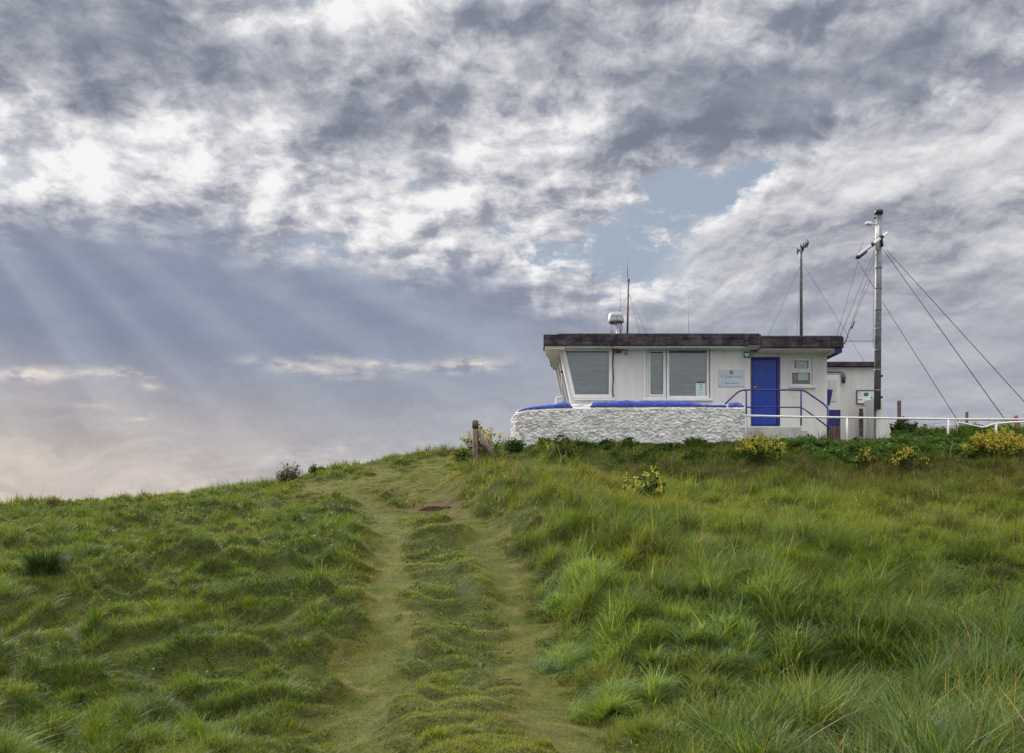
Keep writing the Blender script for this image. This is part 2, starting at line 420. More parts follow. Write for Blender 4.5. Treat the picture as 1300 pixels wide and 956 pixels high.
_n = len(CP)
_A = np.zeros((_n + 3, _n + 3))
_d2 = ((CP[:, None, :2] - CP[None, :, :2]) ** 2).sum(-1)
_A[:_n, :_n] = _tps(_d2) + np.eye(_n) * 0.6
_A[:_n, _n] = 1; _A[:_n, _n + 1:] = CP[:, :2]; _A[_n, :_n] = 1; _A[_n + 1:, :_n] = CP[:, :2].T
_w = np.linalg.solve(_A, np.concatenate((CP[:, 2], np.zeros(3))))
def base_z(x, y):
    x = np.asarray(x, float); y = np.asarray(y, float); sh = x.shape; xf = x.ravel(); yf = y.ravel(); out = np.empty(len(xf))
    for i in range(0, len(xf), 20000):
        a, b = xf[i:i + 20000], yf[i:i + 20000]
        r2 = (a[:, None] - CP[:, 0]) ** 2 + (b[:, None] - CP[:, 1]) ** 2
        out[i:i + 20000] = _tps(r2) @ _w[:_n] + _w[_n] + a * _w[_n + 1] + b * _w[_n + 2]
    return out.reshape(sh)
# the two wheel ruts and the worn fork by the post, as plan polylines (x, y)
def XY(px, d): return ((px - 650) / F_ * d, d)
RUT_L = [XY(405, 5), XY(445, 7), XY(470, 8.6), XY(480, 10.5), XY(490, 13), XY(495, 15.5), XY(490, 18), XY(455, 20.5), XY(410, 22.5), XY(375, 24.5), XY(350, 27)]
RUT_R = [XY(780, 5), XY(715, 7), XY(680, 8.6), XY(655, 10.5), XY(635, 13), XY(610, 15.5), XY(560, 18.5), XY(520, 21), XY(500, 23), XY(470, 26)]
FORK = [XY(560, 18.5), XY(552, 21), XY(550, 23.5), XY(560, 26)]
def pl_dist(x, y, pl):
    best = np.full(np.shape(x), 1e9)
    for (ax, ay), (bx, by) in zip(pl, pl[1:]):
        dx, dy = bx - ax, by - ay
        t = np.clip(((x - ax) * dx + (y - ay) * dy) / (dx * dx + dy * dy), 0, 1)
        best = np.minimum(best, np.hypot(x - ax - t * dx, y - ay - t * dy))
    return best
def wear(x, y):
    """1 on bare, mown-short track, 0 in uncut grass"""
    j = fbm(x * 1.6, y * 1.6, 5, 5, 0.6) * 0.85
    w1 = 1 - sstep(0.08, 0.58, pl_dist(x, y, RUT_L) + j)
    w2 = 1 - sstep(0.08, 0.60, pl_dist(x, y, RUT_R) + j)
    w3 = (1 - sstep(0.2, 1.0, pl_dist(x, y, FORK) + j)) * 0.9
    w4 = 1 - sstep(0.7, 2.2, np.hypot((x - XY(455, 22)[0]) / 1.25, y - 22.2) + j * 1.6)
    w5 = 1 - sstep(0.3, 1.2, np.hypot((x - XY(545, 18.6)[0]) / 1.2, (y - 18.3)) + j)
    return np.clip(np.maximum.reduce([w1, w2, w3, w4 * 0.95, w5]), 0, 1)
def strip(x, y):
    """the grassy crown between the ruts"""
    c = [((a[0] + b[0]) / 2, (a[1] + b[1]) / 2) for a, b in zip(RUT_L[:7], RUT_R[:7])]
    return (1 - sstep(0.5, 1.1, pl_dist(x, y, c))) * (1 - sstep(17, 19, y))
def built(x, y):
    """1 where the building, its wall and its landing stand"""
    return sstep(0.0, -0.5, np.maximum.reduce([-0.6 - x + 0.2, x - 12.5, 24.3 - y, y - 31.0]))
def cell(x, y, s, vec=False):
    """distance to the nearest and second nearest jittered cell centre (and the offset from the nearest)"""
    ix = np.floor(x).astype(int); iy = np.floor(y).astype(int); f1 = np.full(x.shape, 9.0); f2 = np.full(x.shape, 9.0); ox = np.zeros(x.shape); oy = np.zeros(x.shape); idv = np.zeros(x.shape)
    for i in (-1, 0, 1):
        for j in (-1, 0, 1):
            cx = ix + i + _h(ix + i, iy + j, s); c_y = iy + j + _h(ix + i, iy + j, s + 5)
            d = np.hypot(x - cx, y - c_y); n = d < f1
            f2 = np.minimum(f2, np.maximum(f1, d)); ox = np.where(n, x - cx, ox); oy = np.where(n, y - c_y, oy); idv = np.where(n, _h(ix + i, iy + j, s + 9), idv); f1 = np.minimum(f1, d)
    return (f1, f2, ox, oy, idv) if vec else (f1, f2)
TUS = 2.5                                                # tussocks to the metre
def tus_cell(x, y):
    wx_ = x * TUS + fbm(x * 2.2, y * 2.2, 71, 2) * 0.9 + fbm(x * .45, y * .45, 77, 2) * 5.0; wy_ = y * TUS * 1.15 + fbm(x * 2.2, y * 2.2, 75, 2) * 0.9 + fbm(x * .45, y * .45, 79, 2) * 5.0
    return cell(wx_, wy_, 13, True)
def tussock(x, y):
    """rounded hummocks of matted grass, some big, many hardly there"""
    x = np.asarray(x, float); y = np.asarray(y, float); sh = x.shape
    f1, f2, ox, oy, idv = tus_cell(np.atleast_1d(x).ravel(), np.atleast_1d(y).ravel())
    return (np.clip(1 - (f1 / .68) ** 2, 0, 1) * (0.25 + 1.0 * idv)).reshape(sh) if sh else float((np.clip(1 - (f1 / .68) ** 2, 0, 1) * (0.25 + idv))[0])
def ground_z(x, y):
    x = np.asarray(x, float); y = np.asarray(y, float)
    z = base_z(x, y)
    w = wear(x, y); b = built(x, y)
    rough = (1 - b * 0.9) * (1 - 0.75 * w)
    z = z + rough * (fbm(x * 0.45, y * 0.45, 1, 3) * 0.34 + fbm(x * 1.5, y * 1.5, 2, 3) * 0.20)
    z = z + rough * (tussock(x, y) * 0.155 - 0.10) * (1 - 0.55 * strip(x, y))
    z = z - w * 0.07 * (1 - sstep(18, 22, y)) - w * 0.03 + strip(x, y) * 0.03
    # a low turf step across the left-hand slope
    z = z + 0.17 * sstep(12.5, 13.0, y + fbm(x * .8, y * 0 + 3.0, 29, 3) * 1.1) * (1 - sstep(13.2, 17, y)) * sstep(-1.9, -2.6, x) * sstep(-7.6, -6.4, x)
    # the scarp where the track is cut into the right-hand bank
    off = x - np.interp(y, [p[1] for p in RUT_R], [p[0] for p in RUT_R])
    z = z + 0.30 * sstep(0.35, 1.15, off + fbm(x * .9, y * .9, 27, 2) * .5) * (1 - sstep(1.5, 5.5, off)) * sstep(7.5, 10.5, y) * (1 - sstep(20, 22.5, y))
    far = np.maximum.reduce([np.abs(x) - 42, y - 52, -y - 14, np.zeros_like(x)])
    k = sstep(0, 45, far)
    z = z * (1 - k) + (-34 - 0.02 * far) * k
    return z + EYE
def axis(a, b, step, lim):
    m = np.arange(a, b + step / 2, step); out = list(m)
    g = step; v = b
    while v < lim: g *= 1.22; v += g; out.append(v)
    g = step; v = a; pre = []
    while v > -lim: g *= 1.22; v -= g; pre.append(v)
    return np.array(pre[::-1] + out)
gx = axis(-17, 20, 0.085, 600); gy = axis(4.0, 32, 0.085, 600)
GX, GY = np.meshgrid(gx, gy); GZ = ground_z(GX, GY); GW = wear(GX, GY)
nx, ny = len(gx), len(gy)
idx = np.arange(nx * ny).reshape(ny, nx)
quads = np.stack((idx[:-1, :-1], idx[:-1, 1:], idx[1:, 1:], idx[1:, :-1]), -1).reshape(-1, 4)
gverts = np.stack((GX, GY, GZ), -1).reshape(-1, 3)
def mat_land(name):
    """soil and thatch under the sward, passing to close-cropped turf where the land is worn"""
    m = bpy.data.materials.new(name); m.use_nodes = True; t = m.node_tree; b = t.nodes['Principled BSDF']
    b.inputs['Roughness'].default_value = 0.95; b.inputs['Specular IOR Level'].default_value = 0.1
    P = Nd(t, t.nodes.new('ShaderNodeNewGeometry').outputs['Position'])
    at_ = t.nodes.new('ShaderNodeAttribute'); at_.attribute_name = 'wear'; w = Nd(t, at_.outputs['Fac'])
    fine = noise(t, P, 34, 6, 0.65); medium = noise(t, P, 4.5, 6, 0.6); large = noise(t, P, 1.5, 5, 0.6)
    soil = mixc(t, fine.ss(.35, .65), (0.026, 0.036, 0.010), (0.058, 0.062, 0.020))
    turf = mixc(t, (medium * .55 + fine * .45).ss(.36, .64), (0.040, 0.051, 0.009), (0.100, 0.098, 0.023))
    turf = mixc(t, large.ss(.46, .66) * .8, turf, (0.034, 0.052, 0.009))
    turf = mixc(t, noise(t, P, 2.1, 7, .65).ss(.60, .70) * .7, turf, (0.080, 0.056, 0.036))
    so_ = t.nodes.new('ShaderNodeAttribute'); so_.attribute_name = 'soil'
    turf = mixc(t, (Nd(t, so_.outputs['Fac']) * 1.5 + (medium - .5) * 2.2 + (fine - .5) * .8 - .52).ss(.2, .6), turf, (0.075, 0.047, 0.033))
    turf = mixc(t, noise(t, P, 75, 3, .6).ss(.50, .66) * .55, turf, (0.125, 0.118, 0.036))
    c = mixc(t, (w * 1.25 + (medium - .5) * .9 - .12).ss(.2, .8), soil, turf)
    t.links.new(c.s, b.inputs['Base Color'])
    bn = t.nodes.new('ShaderNodeBump'); bn.inputs['Strength'].default_value = 0.9; bn.inputs['Distance'].default_value = 0.02
    t.links.new(fine.s, bn.inputs['Height']); t.links.new(bn.outputs[0], b.inputs['Normal']); return m
def soil(x, y):
    g = lambda px, d, rx, ry: np.exp(-((x - XY(px, d)[0]) / rx) ** 2 - ((y - d) / ry) ** 2)
    return np.clip(g(555, 17.0, .7, .8) + g(550, 18.8, .9, .6) + .7 * g(520, 16.4, .5, .5) + .6 * g(500, 21.5, 1.2, .5) + .5 * g(560, 20, .5, .6) + .35 * g(480, 19, .5, 1.0), 0, 1)
def put_wear(o, w):
    v = np.empty(len(o.data.vertices) * 3, np.float32); o.data.vertices.foreach_get('co', v); v = v.reshape(-1, 3)
    a = o.data.attributes.new('soil', 'FLOAT', 'POINT'); a.data.foreach_set('value', soil(v[:, 0], v[:, 1]).astype(np.float32))
    a = o.data.attributes.new('wear', 'FLOAT', 'POINT'); a.data.foreach_set('value', np.asarray(w, np.float32).ravel())
m_ground = mat_land('soil_thatch_and_turf')
g_o = mesh_np('ground', gverts, quads.ravel(), np.full(len(quads), 4), m_ground, smooth=True); g_o['kind'] = 'structure'
# worn track: the part of the sheet that feet and wheels keep short, 6 mm above
wq = GW.ravel()[quads].mean(1)
sel = quads[wq > 0.55]
used, inv = np.unique(sel.ravel(), return_inverse=True)
pv = gverts[used].copy(); pv[:, 2] += 0.006
p_o = mesh_np('path', pv, inv.astype(np.int32), np.full(len(sel), 4), m_ground, smooth=True); p_o['kind'] = 'structure'
put_wear(g_o, GW); put_wear(p_o, GW.ravel()[used])
# bare damp earth scrapes in the track
m_mud = mat_var('damp_earth', (0.022, 0.012, 0.009), (0.060, 0.036, 0.024), 14, 6, rough=1.0, bump=1.0, bscale=50, spec=0.0)
def mud(px, d, rx, ry, seed):
    cx, cy_ = XY(px, d); n = 40; bm = bmesh.new(); rings = []
    for k, f in enumerate((0.0, 0.35, 0.7, 1.0)):
        ring = []
        for i in range(n if k else 1):
            a = 2 * PI * i / n; rr = f * (1 + 1.1 * float(fbm(np.array(math.cos(a) * 1.7 + seed), np.array(math.sin(a) * 1.7), seed, 3)))
            x, y = cx + math.cos(a) * rx * rr, cy_ + math.sin(a) * ry * rr
            ring.append(bm.verts.new((x, y, float(ground_z(x, y)) + 0.012 + 0.015 * (1 - f))))
        rings.append(ring)
    for i in range(n): bm.faces.new((rings[0][0], rings[1][i], rings[1][(i + 1) % n]))
    for a, b in zip(rings[1:], rings[2:]):
        for i in range(n): bm.faces.new((a[i], b[i], b[(i + 1) % n], a[(i + 1) % n]))
    o = obj('mud', bm, m_mud, smooth=True); o['kind'] = 'structure'
mud(558, 16.6, 0.24, 0.22, 1); mud(527, 16.2, 0.10, 0.10, 2); mud(552, 18.6, 0.30, 0.20, 4); mud(645, 23.6, 0.22, 0.3, 3)
# sea far below, out to the horizon
m_sea = mat_var('sea_water', (0.05, 0.07, 0.085), (0.06, 0.085, 0.10), 0.01, 4, rough=0.25, bump=0.3, bscale=0.2, bdist=0.5)
bm = bmesh.new()
for i in range(64): bm.verts.new((30000 * math.cos(2 * PI * i / 64), 30000 * math.sin(2 * PI * i / 64), -26.0))
bm.faces.new(bm.verts); tag(obj('water', bm, m_sea), kind='structure')
# ------------------------------------------------------------------ lookout building
def X(px, d): return (px - 650) / F_ * d
def Z(py, d): return EYE + (HOR - py) / F_ * d
GB = EYE + 1.95                                           # ground level at the building
dA, dB, dF, dBk = 26.2, 26.45, 25.78, 29.4
m_wall = mat_var('painted_render', (0.62, 0.615, 0.625), (0.70, 0.695, 0.69), 1.3, 8, rough=0.75, bump=0.18, bscale=9, c3=(0.47, 0.455, 0.44), s3=1.2, lo3=0.57, hi3=0.80, stretch=(2.2, 2.2, 0.45), bdist=0.012)
m_stonew = mat_var('limewashed_stone', (0.50, 0.495, 0.50), (0.76, 0.755, 0.76), 4.5, 9, lo=0.36, hi=0.60, rough=0.85, bump=0.9, bscale=30, c3=(0.24, 0.23, 0.21), s3=3.1, lo3=0.59, hi3=0.76, stretch=(1, 1, 1.6), bdist=0.02)
m_roof = mat_var('weathered_fascia', (0.022, 0.016, 0.022), (0.085, 0.068, 0.080), 3.2, 9, lo=0.36, hi=0.66, rough=0.85, bump=0.6, bscale=18, c3=(0.16, 0.15, 0.15), s3=5.0, lo3=0.62, hi3=0.80, stretch=(1, 1, 1.4))
m_rooftop = mat_var('roof_felt', (0.10, 0.10, 0.10), (0.2, 0.2, 0.2), 3, 6)
m_soffit = mat_var('cream_soffit', (0.62, 0.57, 0.46), (0.72, 0.67, 0.56), 2, 6, rough=0.7)
m_frame = mat_var('window_frame_white', (0.70, 0.70, 0.71), (0.78, 0.78, 0.78), 3, 5, rough=0.4, spec=0.5)
m_blind = mat_var('fabric_blind', (0.48, 0.465, 0.445), (0.58, 0.565, 0.545), 2.0, 4, rough=0.9, stretch=(1, 1, 8))
m_teal = mat('blind_cassette', (0.33, 0.42, 0.44), 0.5)
m_glass = mat_glass('window_glass')
m_blue = mat_var('blue_door_paint', (0.005, 0.038, 0.34), (0.008, 0.055, 0.44), 1.6, 7, rough=0.38, bump=0.15, bscale=30, c3=(0.008, 0.05, 0.38), s3=3, stretch=(1, 1, 0.4), spec=0.5, bdist=0.006)
m_navy = mat_var('navy_rail_paint', (0.012, 0.016, 0.13), (0.030, 0.036, 0.20), 8, 6, rough=0.4, c3=(0.10, 0.06, 0.06), s3=11, lo3=0.66, hi3=0.74)
m_bluewall = mat_var('blue_wall_paint', (0.010, 0.032, 0.28), (0.030, 0.07, 0.42), 5, 7, rough=0.6, bump=0.6, bscale=25, c3=(0.16, 0.19, 0.42), s3=4, lo3=0.58, hi3=0.75)
m_conc = mat_var('worn_concrete', (0.40, 0.39, 0.385), (0.56, 0.55, 0.54), 2.5, 9, rough=0.85, bump=0.5, bscale=28, c3=(0.26, 0.245, 0.235), s3=2.2, lo3=0.57, hi3=0.74)
m_white = mat_var('white_metal_paint', (0.62, 0.62, 0.63), (0.74, 0.74, 0.74), 9, 6, rough=0.45, c3=(0.40, 0.33, 0.29), s3=14, lo3=0.68, hi3=0.78)
m_rust = mat_var('rusty_pipe', (0.62, 0.60, 0.60), (0.30, 0.13, 0.07), 9, 7, lo=0.42, hi=0.58, rough=0.8)
m_dark = mat('black_plastic', (0.02, 0.02, 0.022), 0.5)
m_cable = mat('dark_cable', (0.03, 0.028, 0.035), 0.6)
m_galv = mat_var('galvanised_steel', (0.11, 0.11, 0.125), (0.20, 0.198, 0.215), 6, 7, rough=0.55, metal=0.2, c3=(0.14, 0.13, 0.135), s3=8, lo3=0.6, hi3=0.75)
m_wood = mat_var('weathered_timber', (0.085, 0.055, 0.048), (0.20, 0.145, 0.125), 7, 8, rough=0.85, bump=0.7, bscale=30, stretch=(4, 4, 0.5), c3=(0.045, 0.03, 0.03), s3=4, lo3=0.6, hi3=0.75)
m_brass = mat('brass', (0.62, 0.36, 0.12), 0.3, 0.9)
m_red = mat('red_beacon_shell', (0.42, 0.012, 0.03), 0.25)
m_redpole = mat_var('faded_red_paint', (0.085, 0.030, 0.030), (0.14, 0.050, 0.046), 9, 6, rough=0.6, c3=(0.12, 0.06, 0.06), s3=12)
m_green = mat('sign_green', (0.0, 0.19, 0.145), 0.4)
m_signw = mat('sign_white', (0.78, 0.80, 0.80), 0.4)
m_plate = mat_var('pale_blue_sign_plate', (0.40, 0.48, 0.57), (0.46, 0.54, 0.61), 2, 3, rough=0.25)
m_ink = mat('dark_ink', (0.035, 0.04, 0.055), 0.6)
m_ink2 = mat('grey_ink', (0.16, 0.19, 0.24), 0.6)
m_paper = mat('notice_paper', (0.55, 0.66, 0.70), 0.6)
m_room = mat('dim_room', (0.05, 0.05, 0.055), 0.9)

def holed(bm, xs, zs, holes, y0, y1, skew=None):
    """a wall of thickness y0..y1 on a grid of xs, zs with the cells in holes left open"""
    sk = skew or (lambda i, z: xs[i])
    V = {}
    def v(i, j, s):
        k = (i, j, s)
        if k not in V: V[k] = bm.verts.new((sk(i, zs[j]), y1 if s else y0, zs[j]))
        return V[k]
    solid = {(i, j) for i in range(len(xs) - 1) for j in range(len(zs) - 1)} - set(holes)
    for (i, j) in solid:
        bm.faces.new((v(i, j, 0), v(i + 1, j, 0), v(i + 1, j + 1, 0), v(i, j + 1, 0)))
        bm.faces.new((v(i, j, 1), v(i, j + 1, 1), v(i + 1, j + 1, 1), v(i + 1, j, 1)))
        for (di, dj, a, b) in ((-1, 0, (i, j), (i, j + 1)), (1, 0, (i + 1, j), (i + 1, j + 1)), (0, -1, (i, j), (i + 1, j)), (0, 1, (i, j + 1), (i + 1, j + 1))):
            if (i + di, j + dj) not in solid:
                bm.faces.new((v(*a, 0), v(*b, 0), v(*b, 1), v(*a, 1)))

BLD = thing('lookout_station', (X(890, dA), 27.5, GB), 'low white flat roofed coastal lookout with blue door and dark stone fascia', 'building')
zTopA = Z(438, dF) - 0.0
zLow = GB - 0.25
# front wall, seaward half: slanted left edge, two big window openings
def SLx(z, ptop, pbot):                                   # x on a slanted line given at rows 440 and 513
    zt, zb = Z(440, dA), Z(513, dA)
    k = (z - zb) / (zt - zb); k = max(k, -0.6)
    return X(pbot, dA) + (X(ptop, dA) - X(pbot, dA)) * k
xsA = [0, 0, X(777.5, dA), X(820.5, dA), X(901.5, dA), X(952.5, dA)]
zsA = [zLow, Z(505.5, dA), Z(441, dA), zTopA + 0.28]
def skA(i, z):
    if i == 0: return SLx(z, 709.5, 725)
    if i == 1: return SLx(z, 712, 728)
    return xsA[i]
bm = bmesh.new(); holed(bm, xsA, zsA, [(1, 1), (3, 1)], dA, dA + 0.24, skA)
obj('wall', bm, m_wall, BLD, 0.006)
# landward half with door and little window
xsB = [X(952.5, dB) + 0.004, X(953.5, dB), X(990.5, dB), X(1004, dB), X(1031.5, dB), X(1050, dB)]
zsB = [zLow, Z(541, dB), Z(489.5, dB), Z(453, dB), zTopA + 0.2]
bm = bmesh.new(); holed(bm, xsB, zsB, [(1, 1), (1, 2), (3, 2)], dB, dB + 0.24)
obj('wall', bm, m_wall, BLD, 0.006)
# return between the two halves, flank and rear walls
zt = zTopA + 0.2
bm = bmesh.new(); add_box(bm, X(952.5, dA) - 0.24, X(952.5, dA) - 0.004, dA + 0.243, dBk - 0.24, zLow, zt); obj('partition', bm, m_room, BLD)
boxo('wall', m_wall, BLD, X(1050, dB) - 0.24, X(1050, dB) - 0.003, dB + 0.243, dBk, zLow, zt)
boxo('wall', m_wall, BLD, X(726, dA), X(1050, dB) - 0.003, dBk + 0.003, dBk + 0.24, zLow, zt)
# seaward flank, glazed and leaning out like the corner frame
za, zb, zc_ = zLow, Z(505.5, dA), zt
for (z0, z1) in ((za, zb), (Z(441, dA), zc_)):
    bm = bmesh.new(); pl = [(SLx(z0, 709.5, 725) + 0.004, z0), (SLx(z0, 709.5, 725) + 0.2, z0), (SLx(z1, 709.5, 725) + 0.2, z1), (SLx(z1, 709.5, 725) + 0.004, z1)]
    add_prism(bm, pl, 'y', dA + 0.243, dBk); obj('wall', bm, m_wall, BLD)
def slant(name, m, parent, p0, p1, z0, z1, y0, y1, dx0=0.0, dx1=0.0):
    bm = bmesh.new()
    pl = [(SLx(z0, *p0) + dx0, z0), (SLx(z0, *p1) + dx1, z0), (SLx(z1, *p1) + dx1, z1), (SLx(z1, *p0) + dx0, z1)]
    add_prism(bm, pl, 'y', y0, y1); return obj(name, bm, m, parent, 0.004)
zw0, zw1 = Z(505.5, dA) + 0.003, Z(441, dA) - 0.003
wf = slant('window', m_frame, BLD, (709.5, 725), (709.5, 725), zw0, zw1, dA + 0.243, dA + 0.33, 0.0, 0.12)
for ya, yb in ((27.35, 27.44), (28.4, 28.49), (29.3, 29.39)):
    slant('frame', m_frame, wf, (709.5, 725), (709.5, 725), zw0, zw1, ya, yb, 0.0, 0.12).matrix_parent_inverse = Matrix.Identity(4)
slant('pane', m_glass, wf, (709.5, 725), (709.5, 725), zw0, zw1, dA + 0.333, dBk - 0.02, 0.05, 0.058).matrix_parent_inverse = Matrix.Identity(4)
# roof slab: two runs with a little step; left end cut back, soffit under it
bm = bmesh.new()
xl, xm, xr = X(690, dF), X(951, dF), X(1071, dF)
zA0, zA1, zB0, zB1 = Z(438.5, dF), Z(424.5, dF), Z(441.5, dF), Z(427.5, dF)
plan = [(xl, dF), (xm + 0.35, dF), (xm + 0.35, dBk + 0.3), (X(700, dBk), dBk + 0.3), (X(697, 28.0), 28.0), (xl + 0.02, 26.6)]
n_seg = 46
add_prism(bm, plan, 'z', zA0, zA1)
ro = obj('roof', bm, m_roof, BLD, 0.012)
bm = bmesh.new(); add_box(bm, xm + 0.353, xr, dF - 0.02, dBk + 0.3, zB0, zB1); ro2 = obj('roof', bm, m_roof, BLD, 0.012)
# lead lip and drip edge along the fascia
boxo('roof_lip', m_galv, BLD, xl + 0.4, xm + 0.3, dF - 0.015, dF + 0.05, zA1 + 0.003, zA1 + 0.028)
boxo('roof_lip', m_galv, BLD, xm + 0.36, xr - 0.05, dF - 0.035, dF + 0.03, zB1 + 0.003, zB1 + 0.026)
boxo('drip_edge', m_galv, BLD, xm - 0.1, xm + 0.35, dF - 0.012, dF + 0.10, zA0 - 0.035, zA0 - 0.004)
# rough stones of the fascia face
bm = bmesh.new()
rr = random.Random(5)
for (x0, x1, z0, z1, yf) in ((xl + 0.02, xm + 0.33, zA0, zA1, dF), (xm + 0.37, xr - 0.02, zB0, zB1, dF - 0.02)):
    x = x0
    while x < x1 - 0.08:
        w = min(rr.uniform(0.12, 0.42), x1 - x)
        zm = z0 + (z1 - z0) * rr.uniform(0.35, 0.65)
        for (a, b) in ((z0 + 0.01, zm - 0.006), (zm + 0.006, z1 - 0.008)):
            add_box(bm, x + 0.005, x + w - 0.005, yf - rr.uniform(0.004, 0.022), yf + 0.02, a, b)
        x += w
obj('fascia', bm, m_roof, BLD, 0.006)
plan2 = [(xl + 0.05, dF + 0.05), (X(712, dA) + 0.1, dF + 0.05), (X(712, dA) + 0.1, dBk + 0.2), (X(702, dBk), dBk + 0.2), (X(699, 28.0), 27.98), (xl + 0.07, 26.62)]
bm = bmesh.new(); add_prism(bm, plan2, 'z', zA0 - 0.10, zA0 - 0.003); obj('soffit', bm, m_soffit, BLD, 0.01)
boxo('soffit', m_wall, BLD, X(712, dA) + 0.103, xm + 0.34, dF + 0.06, dA - 0.003, zA0 - 0.05, zA0 - 0.003)
boxo('soffit', m_wall, BLD, xm + 0.36, X(1050, dB), dF + 0.06, dB - 0.003, zB0 - 0.04, zB0 - 0.003)
# right-hand eaves: white board edged in blue
boxo('soffit', m_frame, BLD, X(1050, dB) + 0.003, xr - 0.06, dF + 0.08, dBk, zB0 - 0.06, zB0 - 0.003)
boxo('eaves_board', m_navy, BLD, X(1050, dB) + 0.003, xr - 0.03, dF + 0.03, dF + 0.077, zB0 - 0.13, zB0 - 0.003)
boxo('eaves_board', m_navy, BLD, xr - 0.057, xr - 0.02, dF + 0.08, dBk, zB0 - 0.13, zB0 - 0.003)

# windows ---------------------------------------------------------------
def pmi(o): o.matrix_parent_inverse = Matrix.Identity(4); return o
def frame_ring(bm, x0, x1, z0, z1, w, y0, y1, skl=None):
    f = (lambda z, k: x0 + k) if skl is None else skl
    def quad(pts): add_prism(bm, pts, 'y', y0, y1)
    quad([(f(z0, 0), z0), (x1, z0), (x1, z0 + w), (f(z0 + w, 0), z0 + w)])
    quad([(f(z1 - w, 0), z1 - w), (x1, z1 - w), (x1, z1), (f(z1, 0), z1)])
    quad([(f(z0 + w, 0), z0 + w), (f(z0 + w, w), z0 + w), (f(z1 - w, w), z1 - w), (f(z1 - w, 0), z1 - w)])
    quad([(x1 - w, z0 + w), (x1, z0 + w), (x1, z1 - w), (x1 - w, z1 - w)])
g = 0.003
# corner window with leaning edge
sk1 = lambda z, k: SLx(z, 712, 728) + g + k * 1.05
bm = bmesh.new(); frame_ring(bm, 0, X(777.5, dA) - g, zw0, zw1, 0.105, dA - 0.02, dA + 0.10, sk1)
w1 = obj('window', bm, m_frame, BLD, 0.006)
def inpoly(pts, name, m, y0, y1, par):
    bm = bmesh.new(); add_prism(bm, pts, 'y', y0, y1); return pmi(obj(name, bm, m, par))
gz0, gz1 = zw0 + 0.108, zw1 - 0.108
gl = lambda z, k=0.0: SLx(z, 712, 728) + g + 0.114 + k
gxr = X(777.5, dA) - g - 0.108
inpoly([(gl(gz0), gz0), (gxr, gz0), (gxr, gz1), (gl(gz1), gz1)], 'pane', m_glass, dA + 0.045, dA + 0.053, w1)
zbm = Z(496, dA)
inpoly([(gl(zbm), zbm), (gxr, zbm), (gxr, gz1 - 0.10), (gl(gz1 - 0.10), gz1 - 0.10)], 'blind', m_blind, dA + 0.13, dA + 0.137, w1)
inpoly([(gl(gz1 - 0.097), gz1 - 0.097), (gxr, gz1 - 0.097), (gxr, gz1 + 0.05), (gl(gz1), gz1 + 0.05)], 'blind_cassette', m_teal, dA + 0.11, dA + 0.16, w1)
inpoly([(gl(gz0) - 0.02, gz0 - 0.1), (X(736, dA), gz0 - 0.1), (X(736, dA), zbm - 0.003), (gl(zbm), zbm - 0.003)], 'blind', m_blind, dA + 0.128, dA + 0.134, w1)
inpoly([(X(736, dA) + 0.004, gz0 - 0.1), (gxr, gz0 - 0.1), (gxr, zbm - 0.003), (X(736, dA) + 0.004, zbm - 0.003)], 'sill_board', m_teal, dA + 0.14, dA + 0.16, w1)
# pair window: narrow casement beside a wide fixed light, set a little back
x0, xm1, xm2, x1 = X(821, dA), X(846, dA), X(846.5, dA), X(901, dA)
bm = bmesh.new(); frame_ring(bm, x0 + g, xm1, zw0, zw1, 0.065, dA + 0.06, dA + 0.14)
w2 = obj('window', bm, m_frame, BLD, 0.006)
bm = bmesh.new(); frame_ring(bm, x0 + g + 0.068, xm1 - 0.04, zw0 + 0.068, zw1 - 0.068, 0.045, dA + 0.045, dA + 0.12); pmi(obj('sash', bm, m_frame, w2, 0.005))
bm = bmesh.new(); frame_ring(bm, xm2 + 0.01, x1 - g, zw0, zw1, 0.075, dA + 0.062, dA + 0.14); w3 = obj('window', bm, m_frame, BLD, 0.006)
for (a, b, par) in ((x0 + 0.075, xm1 - 0.06, w2), (xm2 + 0.08, x1 - 0.08, w3)):
    inpoly([(a, zw0 + 0.06), (b, zw0 + 0.06), (b, zw1 - 0.06), (a, zw1 - 0.06)], 'pane', m_glass, dA + 0.095, dA + 0.102, par)
    inpoly([(a - .03, zw0 + 0.0), (b + .03, zw0 + 0.0), (b + .03, zw1 - 0.20), (a - .03, zw1 - 0.20)], 'blind', m_blind, dA + 0.17, dA + 0.177, par)
    inpoly([(a - .03, zw1 - 0.197), (b + .03, zw1 - 0.197), (b + .03, zw1), (a - .03, zw1)], 'blind_cassette', m_teal, dA + 0.165, dA + 0.20, par)
boxo('window_sill', m_frame, BLD, X(815, dA), X(904, dA), dA - 0.06, dA - 0.002, Z(509, dA), Z(505.8, dA), 0.006)
boxo('window_sill', m_frame, BLD, X(729, dA), X(780, dA), dA - 0.05, dA - 0.023, Z(508.5, dA), Z(505.8, dA), 0.006)
# shallow pilaster edges either side of the pair window
boxo('trim', m_wall, BLD, X(816, dA), X(820.3, dA), dA - 0.03, dA - 0.002, Z(509, dA) + .003, Z(440, dA))
boxo('trim', m_wall, BLD, X(902, dA), X(905, dA), dA - 0.03, dA - 0.002, Z(509, dA) + .003, Z(440, dA))
